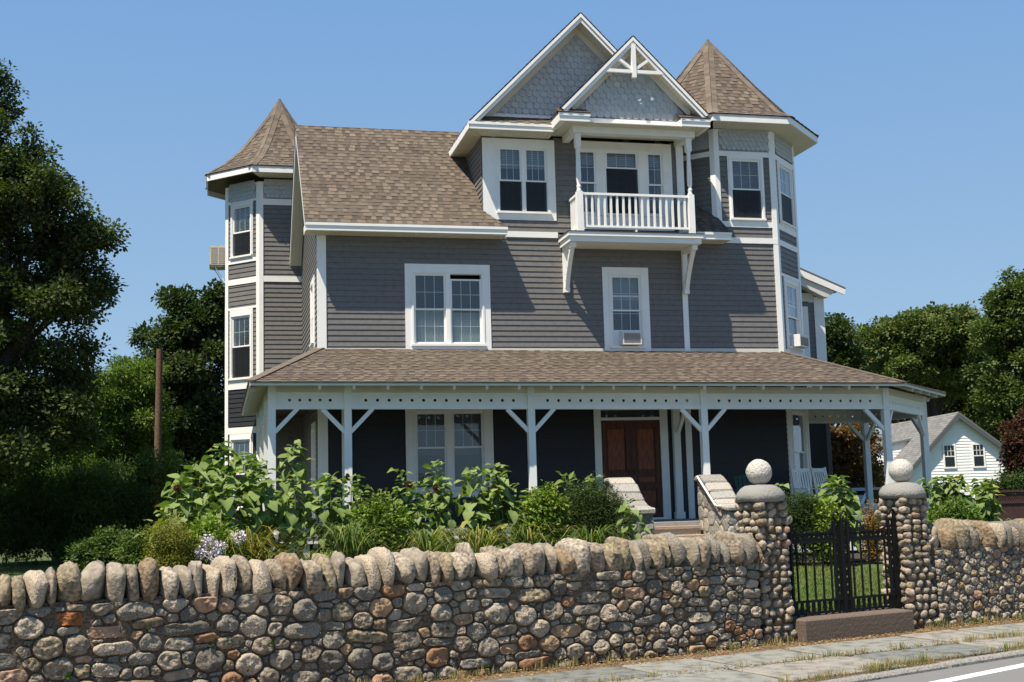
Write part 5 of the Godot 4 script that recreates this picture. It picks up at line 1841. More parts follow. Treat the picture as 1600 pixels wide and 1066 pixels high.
func pillar(label: String, u: float, h: float, seed_: int) -> void:
	var p := thing("gate_pillar", label, "gate pillar", Vector3.ZERO, 0.0, "cobbled gate pillars")
	p.transform = wframe(u, -0.22)
	var r := RandomNumberGenerator.new(); r.seed = seed_
	var core := MB.new()
	var rows := []
	var nz := noise(seed_, 6.0, 3)
	for j in 30:
		var line := PackedVector3Array()
		var y := -0.05 + (h + 0.05) * j / 29.0
		for i in 32:
			var a := TAU * i / 32
			var d := Vector2(cos(a), sin(a))
			var e := Vector2(signf(d.x) * pow(absf(d.x), 0.42), signf(d.y) * pow(absf(d.y), 0.42)) * 0.168
			var k := 1.0 + 0.05 * nz.get_noise_3d(e.x * 4, y * 4, e.y * 4)
			line.append(Vector3(e.x * k, y, e.y * k))
		rows.append(line)
	core.grid(rows, true, Vector3(0, 0.7, 0))
	obj("mortar_core", core, mats.mortar, p)
	var shapes := []
	for i in 9:
		shapes.append(boulder(Vector3(1, 1, 1), r.randf_range(0.75, 1.0), 0.14, seed_ * 3 + i, 12, 8).mesh())
	var count := 0
	for face in 4:
		var rot := Basis(Vector3.UP, face * PI / 2)
		var y := 0.03
		while y < h - 0.03:
			var rh := r.randf_range(0.062, 0.09)
			var x := -0.185 + r.randf_range(-0.03, 0.02)
			while x < 0.15:
				var w := r.randf_range(0.075, 0.135)
				if count < 298:
					var pos := rot * Vector3(x + w / 2, y + rh / 2 + r.randf_range(-0.012, 0.012), 0.170 + r.randf_range(-0.012, 0.012))
					var bs := rot * Basis(Vector3.BACK, r.randfn(0.15, 0.3)) * Basis.from_scale(Vector3(w * 0.98, rh * 0.96, r.randf_range(0.07, 0.11)))
					obj("cobble", shapes[r.randi() % 9], mats["stone%d" % [0, 1, 2, 6, 9, 10, 0, 5, 3, 0, 2, 6, 1, 9, 5, 2][r.randi() % 16]], p, Transform3D(bs, pos))
					count += 1
				x += w + r.randf_range(0.006, 0.030)
			y += rh
	# domed cap and ball
	var cap := MB.new()
	var prof := [Vector2(0, h - 0.012), Vector2(0.18, h - 0.012), Vector2(0.238, h - 0.005), Vector2(0.256, h + 0.02), Vector2(0.258, h + 0.05), Vector2(0.245, h + 0.085), Vector2(0.21, h + 0.128), Vector2(0.155, h + 0.158), Vector2(0.08, h + 0.172), Vector2(0, h + 0.174)]
	cap.lathe(prof, 40)
	wobble(cap, seed_, 0.012, 5.0)
	obj("cap", cap, mats.cap_stone, p)
	var ball := boulder(Vector3(0.275, 0.275, 0.275), 1.0, 0.03, seed_ + 5, 40, 24)
	obj("ball_finial", ball, mats.ball, p, Transform3D(Basis.IDENTITY, Vector3(0, h + 0.168 + 0.132, 0)))

func wobble(m: MB, seed_: int, amp: float, freq: float) -> void:
	var nz := noise(seed_, freq, 3)
	for i in m.v.size():
		var p := m.v[i]
		m.v[i] = p + Vector3(nz.get_noise_3dv(p), nz.get_noise_3dv(p + Vector3(3, 7, 1)), nz.get_noise_3dv(p + Vector3(8, 2, 5))) * amp

func build_gate() -> void:
	var st := obj("gate_step", stone_block(Vector3(1.56, 0.24, 0.56), 0.014, 5), mats.granite, null, wframe(4.86, -0.16, 0.10))
	tag(st, "long worn granite step under the iron gate", "step")
	for k in 2:
		var g := thing("iron_gate", "black wrought iron gate leaf on the %s of the pair" % ("left" if k == 0 else "right"), "gate", Vector3.ZERO, 0.0, "iron gate leaves")
		g.transform = wframe(4.10 if k == 0 else 5.685, -0.15, 0.0)
		var sg := 1.0 if k == 0 else -1.0
		var W := 0.785
		# hanging stile and meeting stile: two flats with rings between
		for q in [[0.0, 0.095, "hanging_stile"], [W - 0.105, W, "meeting_stile"]]:
			var m := MB.new()
			for x in [q[0] + 0.014, q[1] - 0.014]:
				m.bx(sg * x - 0.014, sg * x + 0.014, 0.235, 1.205, -0.014, 0.014)
			m.bx(sg * q[0], sg * q[1], 1.19, 1.215, -0.015, 0.015)
			var y := 0.42
			while y < 1.15:
				var cx: float = sg * (q[0] + q[1]) / 2
				m.bx(cx - 0.03, cx + 0.03, y - 0.040, y - 0.008, -0.007, 0.007)
				ring(m, Vector3(cx, y + 0.016, 0), 0.022, 0.012)
				y += 0.085
			obj(q[2], m, mats.iron, g)
		if k == 0:
			var mm := MB.new()
			mm.bx(W - 0.012, W + 0.028, 0.215, 1.23, 0.0141, 0.026)
			obj("cover_strip", mm, mats.iron, g)
		# bars
		for i in 5:
			var b := MB.new()
			var x := sg * (0.155 + i * 0.119)
			b.bx(x - 0.0085, x + 0.0085, 0.37, 1.0, -0.0085, 0.0085)
			obj("bar", b, mats.iron, g)
		# rails; the top one dips between the stiles
		var rail := MB.new()
		rail.bx(sg * 0.095, sg * (W - 0.105), 0.985, 1.01, -0.013, 0.013)
		obj("rail", rail, mats.iron, g)
		for ry in [0.375, 0.25]:
			var rb := MB.new()
			rb.bx(sg * 0.0, sg * W, ry - 0.012, ry + 0.012, -0.0145, 0.0145)
			obj("rail", rb, mats.iron, g)
		var panel := MB.new()
		panel.bx(sg * 0.095, sg * (W - 0.105), 1.085, 1.10, -0.012, 0.012)
		for e in 2:
			# curl up to the stile
			var prev := Vector3(sg * (0.20 if e == 0 else W - 0.21), 1.095, 0)
			for j in range(1, 7):
				var a := PI / 2 * j / 6.0
				var cx := 0.20 if e == 0 else W - 0.21
				var dx := -1.0 if e == 0 else 1.0
				var p := Vector3(sg * (cx + dx * sin(a) * 0.105), 1.095 + (1 - cos(a)) * 0.10, 0)
				panel.bar(prev, p, 0.024, 0.016, Vector3.BACK)
				prev = p
		for i in 9:
			var cx := sg * (0.145 + i * 0.066)
			ring(panel, Vector3(cx, 1.047, 0), 0.027, 0.016)
			panel.bx(cx - 0.040, cx - 0.026, 1.015, 1.09, -0.005, 0.005)
		panel.bx(sg * 0.095, sg * (W - 0.105), 1.010, 1.018, -0.006, 0.006)
		obj("top_panel", panel, mats.iron, g)
		var low := MB.new()
		for i in 10:
			var cx := sg * (0.037 + i * 0.079)
			low.bx(cx - 0.021, cx + 0.021, 0.26, 0.365, -0.006, 0.006)
		obj("bottom_panel", low, mats.iron, g)
		for i in 8:
			var b := MB.new()
			var x := sg * (0.04 + i * 0.097)
			b.bx(x - 0.009, x + 0.009, 0.175 if i != 3 else 0.2205, 0.24, -0.009, 0.009)
			obj("foot_spike", b, mats.iron, g)
		# short points on the dipped rail and a scroll at the meeting stile
		for i in 5:
			var sp := MB.new()
			var x := sg * (0.22 + i * 0.082)
			sp.tube([Vector3(x, 1.10, 0), Vector3(x, 1.14, 0), Vector3(x, 1.165, 0)], [0.006, 0.008, 0.001], 6)
			obj("point", sp, mats.iron, g)
		var sc := MB.new()
		var pts := []; var rad := []
		for j in 12:
			var a := -PI / 2 + PI * 1.5 * j / 11.0
			pts.append(Vector3(sg * (W - 0.05) + sg * -0.04 * cos(a) , 1.265 + 0.045 * sin(a), 0)); rad.append(0.010)
		sc.tube(pts, rad, 6)
		sc.tube([Vector3(sg * (W - 0.05), 1.21, 0), Vector3(sg * (W - 0.05), 1.225, 0)], [0.012, 0.012], 6)
		if k == 1:
			var p2 := []; var r2 := []
			for j in 12:
				var a := PI * 1.25 * j / 11.0
				p2.append(Vector3(-0.02 - 0.045 * cos(a), 1.25 + 0.06 * sin(a), 0)); r2.append(0.016)
			sc.tube(p2, r2, 6)
			sc.bx(0.0, 0.035, 0.225, 1.27, -0.017, 0.017)
		obj("scroll", sc, mats.iron, g)

func ring(m: MB, c: Vector3, rad: float, t: float) -> void:
	var n := 10
	for i in n:
		var a := TAU * i / n; var b := TAU * (i + 1) / n
		m.bar(c + Vector3(cos(a), sin(a), 0) * rad, c + Vector3(cos(b), sin(b), 0) * rad, 0.012, t, Vector3(cos((a + b) / 2), sin((a + b) / 2), 0))

const WEEDS := ["beside a large flat stone at the far left", "high under the caps near the left", "in a joint right of the orange stone", "in the middle of the left stretch", "right under the cap stones, left stretch", "at the lower left corner of the view", "on a round stone near the middle of the wall", "at the foot of the wall near the middle", "low in the left stretch, the smallest"]

# ---------------------------------------------------------------- garden
var leaf_big: Array = []

func leaf_mesh(w: float, droop: float, fold: float, col: Color, wave: float, seed_: int) -> ArrayMesh:
	# a heart-shaped blade along +z, one unit long, on a short stalk
	var r := RandomNumberGenerator.new(); r.seed = seed_
	var m := MB.new()
	var st := [[0.0, 0.06], [0.10, 0.34], [0.28, 0.46], [0.50, 0.40], [0.75, 0.22], [1.0, 0.0]]
	var rows := []
	for s in st:
		var t: float = s[0]; var hw: float = s[1] * w
		var y := -droop * t * t
		var line := PackedVector3Array()
		for e in [-1.0, -0.5, 0.0, 0.5, 1.0]:
			line.append(Vector3(hw * e, y + fold * absf(e) * hw + wave * r.randf_range(-1, 1) * absf(e) * hw, t * (1.0 - droop * 0.25) - (0.10 * absf(e) if t < 0.2 else 0.0)))
		rows.append(line)
	m.grid(rows, false, Vector3(0, -5, 0), col)
	m.bar(Vector3(0, 0.02, -0.32), Vector3(0, 0, 0.02), 0.02, 0.02, Vector3.UP, shade(col, 1.15))
	return m.mesh()

func make_leaves() -> void:
	var cs := [Color(0.190, 0.258, 0.078), Color(0.165, 0.23, 0.066), Color(0.218, 0.285, 0.095), Color(0.142, 0.20, 0.058), Color(0.235, 0.295, 0.110), Color(0.30, 0.30, 0.08)]
	for i in 6:
		for j in (1 if i == 5 else 3):
			leaf_big.append(leaf_mesh(0.86 + 0.12 * j, 0.15 + 0.26 * j, 0.10 + 0.22 * j, cs[i], 0.26, i * 3 + j))

func flower_head(parent: Node, at: Vector3, face: Vector3, red: bool) -> void:
	var m := MB.new()
	var u := face.cross(Vector3.UP).normalized(); var v := u.cross(face).normalized()
	for k in 16:
		var a := TAU * k / 16
		var d := u * cos(a) + v * sin(a)
		var s := face.cross(d).normalized() * 0.014
		var pc := Color(0.07, 0.010, 0.007) if red else Color(0.55, 0.30, 0.01)
		m.quad(d * 0.022, d * 0.042 + s, d * 0.070 + face * 0.012, d * 0.042 - s, face, pc)
	var dd := MB.new()
	var rows := []
	for q in [[0.0, 0.024], [0.016, 0.022], [0.030, 0.012], [0.033, -0.01], [0.0, -0.02]]:
		var line := PackedVector3Array()
		for k in 14:
			var a := TAU * k / 14
			line.append((u * cos(a) + v * sin(a)) * q[0] + face * q[1])
		rows.append(line)
	dd.grid(rows, true, -face * 0.1, Color(0.03, 0.015, 0.008))
	var h := obj("flower_head", dd, mats.leaf, parent, Transform3D(Basis.IDENTITY, at))
	obj("petals", m, mats.leaf, h)

func sunflower(at: Vector3, h: float, label: String, seed_: int, leaves := 24, lsize := 0.21, flower := 0, low := 0.18) -> void:
	var r := RandomNumberGenerator.new(); r.seed = seed_
	var p := thing("sunflower", label, "sunflower", at, 0.0, "sunflower plants in front of the porch")
	var lean := Vector3(r.randfn(0, 0.07), 0, r.randfn(0, 0.07))
	var pts := []; var rad := []
	for i in 6:
		var t := i / 5.0
		pts.append(Vector3(0, h * t, 0) + lean * h * t * t); rad.append(lerpf(0.016, 0.006, t))
	var m := MB.new()
	m.tube(pts, rad, 6)
	obj("stem", m, mats.stem, p)
	var ang := r.randf() * TAU
	for k in leaves:
		var t := lerpf(low, 1.0, pow((k + 0.5) / leaves, 0.85))
		ang += 2.4 + r.randfn(0, 0.25)
		var pos := Vector3(0, h * t, 0) + lean * h * t * t
		var sz := lsize * (1.15 - 0.55 * absf(t - 0.55) * 1.5) * r.randf_range(0.55, 1.25)
		var reach := sz * r.randf_range(0.3, 1.9) * (1.2 - t * 0.8)
		var pitch := lerpf(0.85, -0.35, t * t) + r.randfn(0, 0.28)
		var bs := Basis(Vector3.UP, ang) * Basis(Vector3.RIGHT, pitch) * Basis(Vector3.BACK, r.randfn(0, 0.25))
		pos += Vector3(sin(ang), 0.25, cos(ang)) * reach
		obj("leaf", leaf_big[r.randi() % leaf_big.size()], mats.leaf, p, Transform3D(bs * Basis.from_scale(Vector3.ONE * sz), pos))
	for k in mini(flower, 1):
		var a := r.randf() * TAU
		flower_head(p, Vector3(sin(a) * 0.12, h * r.randf_range(0.9, 1.02), 0.14) + lean * h, Vector3(r.randfn(-0.2, 0.4), 0.2, 1.0).normalized(), flower == 1)

# small leafy twig used for shrubs and tree crowns
func spray_mesh(cnt: int, spread: float, leaf: float, w: float, seed_: int, cup := 0.25) -> ArrayMesh:
	var r := RandomNumberGenerator.new(); r.seed = seed_
	var m := MB.new()
	for i in cnt:
		var d := Vector3(r.randfn(0, 1), r.randfn(0, 0.8), r.randfn(0, 1)).normalized()
		var p := d * spread * pow(r.randf(), 0.45)
		var out := (d + Vector3(0, r.randf_range(-0.4, 0.5), 0) + Vector3(r.randfn(0, 0.4), 0, r.randfn(0, 0.4))).normalized()
		var up := (Vector3.UP + d * 0.5 + Vector3(r.randfn(0, 0.45), 0, r.randfn(0, 0.45))).normalized()
		var s := out.cross(up)
		if s.length() < 0.05: continue
		s = s.normalized() * leaf * w * 0.5
		var n := s.cross(out).normalized()
		if n.y < 0: n = -n
		var l := leaf * r.randf_range(0.7, 1.2)
		var k := r.randf_range(0.75, 1.2)
		var c := Color(k, k, k * 0.95)
		var mid := p + out * l * 0.45
		m.tri(p, mid + s + n * l * cup * 0.3, p + out * l - n * l * cup * 0.4, n, c)
		m.tri(p, p + out * l - n * l * cup * 0.4, mid - s + n * l * cup * 0.3, n, c)
	return m.mesh()

func foliage(parent: Node, called: String, lobes: Array, count: int, meshes: Array, base: Color, vary: float, seed_: int, scale_: float, shell := 0.55) -> void:
	# lobes: [centre, radii, weight]; sprays sit in the outer shell of each lobe
	var r := RandomNumberGenerator.new(); r.seed = seed_
	var vol := 0.0
	for l in lobes: vol += pow(l[1].x * l[1].y * l[1].z, 0.66) * (l[2] if l.size() > 2 else 1.0)
	var sets := []
	for i in meshes.size(): sets.append([[], []])
	var nz := noise(seed_, 0.9, 3)
	for l in lobes:
		var wt: float = l[2] if l.size() > 2 else 1.0
		var n := int(count * pow(l[1].x * l[1].y * l[1].z, 0.66) * wt / vol + r.randf())
		var tone := r.randf_range(0.82, 1.18)
		for i in n:
			var d := Vector3(r.randfn(0, 1), r.randfn(0, 1), r.randfn(0, 1)).normalized()
			var t := pow(r.randf_range(pow(shell, 3), 1.0), 1.0 / 3.0) * (1.0 + 0.16 * nz.get_noise_3dv(l[0] + d * 3.0) * 2.0)
			var p: Vector3 = l[0] + d * l[1] * t
			if l.size() < 3 and nz.get_noise_3dv(p * 1.1) < -0.30: continue
			var k := r.randi() % meshes.size()
			sets[k][0].append(Transform3D(Basis(Vector3.UP, r.randf() * TAU) * Basis(Vector3.RIGHT, r.randfn(0, 0.3)) * Basis.from_scale(Vector3.ONE * scale_ * r.randf_range(0.75, 1.25)), p))
			var v := r.randf_range(1.0 - vary, 1.0 + vary) * tone
			sets[k][1].append(Color(base.r * v * r.randf_range(0.9, 1.12), base.g * v, base.b * v * r.randf_range(0.85, 1.1)))
	for k in meshes.size():
		if sets[k][0].size() == 0: continue
		stuff(multi(called, meshes[k], sets[k][0], sets[k][1], mats.leaf, parent))

func shrub(called: String, label: String, category: String, at: Vector3, size: Vector3, count: int, meshes: Array, base: Color, seed_: int, scale_: float, group := "") -> Node3D:
	var r := RandomNumberGenerator.new(); r.seed = seed_
	var p := thing(called, label, category, at, 0.0, group)
	var lobes := []
	for k in 7:
		var a := TAU * k / 7.0
		var c := Vector3(cos(a) * size.x * 0.26, size.y * r.randf_range(0.35, 0.62), sin(a) * size.z * 0.26)
		lobes.append([c, Vector3(size.x * 0.27, size.y * 0.36, size.z * 0.27)])
	lobes.append([Vector3(0, size.y * 0.66, 0), Vector3(size.x * 0.3, size.y * 0.34, size.z * 0.3)])
	foliage(p, "foliage", lobes, count, meshes, base, 0.22, seed_, scale_, 0.35)
	var m := MB.new()
	for k in 5:
		var a := TAU * k / 5.0 + 0.4
		m.tube([Vector3(cos(a) * 0.05, -0.02, sin(a) * 0.05), Vector3(cos(a) * size.x * 0.15, size.y * 0.4, sin(a) * size.z * 0.15), Vector3(cos(a) * size.x * 0.28, size.y * 0.72, sin(a) * size.z * 0.28)], [0.014, 0.010, 0.004], 5)
	obj("stems", m, mats.bark, p)
	return p

func daylily(at: Vector3, h: float, label: String, base: Color, seed_: int, cnt := 70) -> void:
	var r := RandomNumberGenerator.new(); r.seed = seed_
	var p := thing("daylily_clump", label, "plant", at, 0.0, "daylily clumps along the wall")
	var m := MB.new()
	for i in cnt:
		var a := r.randf() * TAU
		var d := Vector3(cos(a), 0, sin(a))
		var s := Vector3(-d.z, 0, d.x)
		var l := h * r.randf_range(0.75, 1.25); var reach := h * r.randf_range(0.35, 1.0)
		var b := d * r.randf() * 0.12
		var col := shade(base, r.randf_range(0.7, 1.3))
		if r.randf() < 0.08: col = Color(0.40, 0.30, 0.10)
		var prev := b; var pw := 0.010
		for k in range(1, 7):
			var t := k / 6.0
			var q := b + d * reach * t * t * 0.9 + d * reach * t * 0.25 + Vector3(0, l * (1.5 * t - 0.95 * t * t * t), 0)
			var w := 0.013 * (1.0 - t * t * 0.9)
			m.quad(prev - s * pw, prev + s * pw, q + s * w, q - s * w, Vector3.UP + d * 0.3, col)
			prev = q; pw = w
	obj("blades", m, mats.blade, p)

func at_px(x: float, z: float) -> Vector3:
	return Vector3(x, 0.21, z)

func build_garden() -> void:
	make_leaves()
	var bed := slab([Vector3(-3.6, 0, 2.45), Vector3(5.15, 0, 2.45), Vector3(5.15, 0, 5.9), Vector3(-3.6, 0, 5.9)], 0.1, 0.36)
	struct(obj("flower_bed", bed, mats.soil))
	var bed2 := slab([Vector3(7.55, 0, 2.45), Vector3(16.5, 0, 2.45), Vector3(16.5, 0, 4.6), Vector3(7.55, 0, 4.6)], 0.1, 0.245)
	struct(obj("flower_bed", bed2, mats.soil))
	# sunflowers: x, z, height, leaves, leaf size, flowers
	var list := SUNFLOWERS
	for i in list.size():
		var q: Array = list[i]
		sunflower(Vector3(q[0], 0.24, q[1]), q[2], q[6], 1200 + i * 13, int(q[3] * (2.9 if q[0] < 11.0 else 3.9)), q[4] * 0.98, q[5])
	var fine := [spray_mesh(26, 0.10, 0.032, 0.6, 1), spray_mesh(26, 0.10, 0.032, 0.6, 2)]
	var mid := [spray_mesh(18, 0.12, 0.07, 0.62, 3), spray_mesh(18, 0.12, 0.07, 0.62, 4)]
	for q in SHRUBS:
		shrub(q[0], q[1], "shrub", Vector3(q[2], 0.22, q[3]), Vector3(q[4], q[5] * 1.1, q[6]), q[7], fine if q[8] == 0 else mid, q[9], int(q[2] * 31 + q[3] * 17) + 500, q[10])
	for i in LILIES.size():
		var q: Array = LILIES[i]
		if i % 4 == 3: continue
		daylily(Vector3(q[0], 0.35, q[1] + sin(i * 5.1) * 0.35), q[2] * (1.5 + 0.42 * sin(i * 2.7)), q[3], q[4], 900 + i, int(q[5] * 1.6))
	# hydrangea blooms
	var hy := shrub("hydrangea", "hydrangea with pale mauve flower heads by the left end of the bed", "shrub", Vector3(-2.02, 0.22, 5.9), Vector3(0.75, 0.72, 0.6), 260, mid, Color(0.10, 0.16, 0.045), 77, 1.0)
	var r := RandomNumberGenerator.new(); r.seed = 9
	var petal := spray_mesh(240, 0.10, 0.034, 0.95, 8, 0.1)
	for q in [[-0.10, 0.80, 0.22], [0.06, 0.72, 0.30], [-0.18, 0.64, 0.30], [0.34, 0.84, 0.05], [-0.02, 0.60, 0.36]]:
		obj("bloom", petal, mats.bloom, hy, Transform3D(Basis(Vector3.UP, r.randf() * 6.0), Vector3(q[0], q[1], q[2])))

const SUNFLOWERS := [
	[-2.91, 4.6, 1.32, 16, 0.17, 1, "short sunflower with a red flower at the far left of the bed"],
	[-2.71, 4.2, 1.65, 22, 0.2, 2, "sunflower with a yellow flower leaning at the left end of the bed"],
	[-2.45, 4.9, 1.73, 24, 0.22, 1, "sunflower with a dark red flower near the left end of the bed"],
	[-2.21, 4.4, 1.93, 26, 0.23, 0, "tall sunflower just left of the turret's porch corner"],
	[-2.01, 3.9, 2.32, 26, 0.25, 0, "tallest sunflower, rising in front of the left turret"],
	[-1.87, 5.0, 1.84, 24, 0.23, 0, "broad-leaved sunflower in front of the tallest one"],
	[-1.63, 4.0, 2.16, 28, 0.25, 0, "tall leafy sunflower before the turret's lowest window"],
	[-1.41, 4.7, 2.03, 26, 0.23, 0, "sunflower in front of the porch's left corner post, left side"],
	[-1.16, 4.0, 1.99, 26, 0.22, 0, "sunflower touching the porch's left corner post"],
	[-0.9, 3.6, 2.3, 24, 0.22, 0, "sunflower right of the porch's left corner post, with nodding top"],
	[-0.75, 4.4, 1.73, 20, 0.2, 0, "lower sunflower at the right edge of the left clump"],
	[-0.34, 3.9, 1.67, 22, 0.2, 0, "sunflower left of the second porch post"],
	[-0.16, 4.3, 1.75, 24, 0.2, 0, "sunflower beside the second porch post with large leaves"],
	[0.18, 3.8, 1.72, 24, 0.2, 1, "sunflower with a dark flower in front of the second porch post"],
	[0.28, 4.5, 1.49, 20, 0.18, 0, "short sunflower right of the second porch post"],
	[1.12, 4.0, 1.8, 20, 0.18, 0, "sunflower left of the paired porch window"],
	[1.27, 4.5, 1.6, 20, 0.18, 1, "sunflower with a red flower below the porch window"],
	[1.59, 3.7, 1.94, 24, 0.19, 0, "sunflower with tall top in front of the porch window"],
	[1.74, 4.2, 1.64, 22, 0.18, 1, "sunflower with dark red flower at the right of the porch window"],
	[2.24, 4.2, 1.77, 24, 0.21, 0, "sunflower between porch window and third post, left of two tall ones"],
	[2.63, 3.8, 1.86, 26, 0.22, 0, "tall sunflower midway between porch window and third post"],
	[2.79, 4.3, 1.72, 26, 0.21, 0, "leafy sunflower left of the third porch post"],
	[3.11, 4.0, 1.51, 20, 0.18, 0, "sunflower right next to the third porch post"],
	[4.34, 3.2, 1.67, 22, 0.2, 0, "sunflower rising behind the round dark shrub"],
	[4.52, 3.4, 1.63, 20, 0.19, 0, "second sunflower behind the round dark shrub, to the right"],
	[4.74, 5.2, 1.19, 14, 0.19, 0, "small sunflower in front of the left stone step wall"],
	[8.76, 4.6, 1.43, 24, 0.24, 0, "sunflower behind the gate, to the left"],
	[8.56, 4.9, 1.47, 26, 0.21, 0, "tall sunflower behind the middle of the gate"],
	[8.67, 5.0, 1.25, 18, 0.2, 0, "low sunflower in front of the taller ones behind the gate"],
	[8.1, 3.4, 1.4, 16, 0.2, 0, "sunflower partly hidden by the stone ball of the left pillar"],
	[10.49, 5.0, 1.38, 28, 0.2, 0, "sunflower just right of the right gate pillar"],
	[11.16, 4.4, 1.42, 30, 0.2, 0, "tall bushy sunflower right of the right gate pillar"],
	[11.21, 4.8, 1.44, 30, 0.2, 0, "bushy sunflower in the middle of the right clump"],
	[11.83, 4.3, 1.38, 28, 0.2, 0, "bushy sunflower towards the fence in the right clump"],
	[11.71, 4.8, 1.24, 24, 0.18, 0, "last sunflower of the right clump beside the brown fence"]]
const SHRUBS := [
	["boxwood", "round dark evergreen shrub left of the stone steps", 4.41, 4.30, 1.32, 1.49, 1.10, 1500, 0, Color(0.055, 0.085, 0.024), 1],
	["green_shrub", "lime green shrub between the second and third porch posts", 0.65, 4.60, 1.03, 1.29, 1.03, 520, 1, Color(0.19, 0.265, 0.045), 1],
	["green_shrub", "bright lime shrub right of the third porch post", 3.39, 4.50, 0.82, 1.40, 0.82, 520, 1, Color(0.20, 0.27, 0.045), 1],
	["green_shrub", "bright green low shrub at the foot of the tallest sunflowers", -2.08, 5.60, 0.98, 1.08, 0.98, 420, 1, Color(0.19, 0.27, 0.045), 1],
	["spirea", "yellowish spirea shrub at the left end of the bed", -2.60, 6.00, 0.81, 1.13, 0.81, 620, 0, Color(0.21, 0.2, 0.035), 1],
	["boxwood", "dark evergreen shrub behind the gate's left side", 7.75, 5.20, 0.74, 1.26, 0.74, 1100, 0, Color(0.055, 0.085, 0.024), 1],
	["green_shrub", "lime green shrub behind the left gate leaf", 8.12, 5.40, 0.63, 1.09, 0.63, 380, 1, Color(0.20, 0.27, 0.045), 1],
	["barberry", "small yellow and red shrub behind the right gate leaf", 9.13, 5.20, 0.42, 0.99, 0.42, 300, 0, Color(0.3, 0.17, 0.03), 1],
	["green_shrub", "low green shrub below the bushy sunflowers right of the gate", 10.48, 5.60, 1.14, 0.97, 1.10, 600, 1, Color(0.13, 0.2, 0.04), 1],
	["flowering_shrub", "loose shrub rising behind the brown fence", 15.25, 0.40, 1.3, 1.51, 1.0, 600, 1, Color(0.06, 0.095, 0.028), 1],
	["ground_shrub", "low leafy plants at the edge of the left lawn", -3.87, 1.00, 1.41, 0.80, 1.10, 700, 1, Color(0.075, 0.12, 0.03), 1],
	["ground_shrub", "low leafy plants beyond the spirea on the left", -3.25, 2.00, 0.86, 0.87, 0.86, 460, 1, Color(0.1, 0.15, 0.035), 1]]
const LILIES := [
	[-1.87, 5.60, 0.55, "yellow-green daylily clump left of the low lawn wall", Color(0.26, 0.24, 0.05), 80],
	[-1.55, 5.50, 0.58, "yellowish daylily clump with arching blades below the tallest sunflowers", Color(0.28, 0.25, 0.05), 90],
	[-1.22, 5.45, 0.5, "daylily clump below the porch's left corner post", Color(0.2, 0.21, 0.045), 80],
	[-0.81, 5.40, 0.52, "green daylily clump at the right end of the left sunflower clump", Color(0.15, 0.19, 0.045), 80],
	[-0.44, 5.40, 0.5, "daylily clump left of the second porch post", Color(0.16, 0.2, 0.045), 80],
	[0.01, 5.35, 0.55, "tall grassy daylily clump below the second porch post", Color(0.11, 0.16, 0.04), 90],
	[0.41, 5.32, 0.45, "daylily clump below the lime shrub", Color(0.1, 0.15, 0.035), 80],
	[0.83, 5.30, 0.45, "daylily clump left of the paired porch window", Color(0.13, 0.17, 0.04), 80],
	[1.26, 5.30, 0.5, "daylily clump below the paired porch window", Color(0.15, 0.19, 0.045), 80],
	[1.65, 5.27, 0.48, "daylily clump right of the paired porch window", Color(0.14, 0.18, 0.04), 80],
	[2.06, 5.25, 0.46, "yellow-green daylily clump below the tall middle sunflowers", Color(0.2, 0.21, 0.04), 80],
	[2.46, 5.25, 0.46, "daylily clump with brown tips left of the third porch post", Color(0.15, 0.18, 0.04), 80],
	[3.03, 5.20, 0.48, "daylily clump below the bright lime shrub", Color(0.12, 0.165, 0.04), 80],
	[3.47, 5.20, 0.5, "daylily clump in front of the round dark shrub, left", Color(0.11, 0.16, 0.04), 80],
	[3.92, 5.17, 0.52, "daylily clump in front of the round dark shrub", Color(0.1, 0.15, 0.035), 90],
	[4.36, 5.15, 0.52, "daylily clump between the round dark shrub and the stone steps", Color(0.1, 0.155, 0.038), 90]]

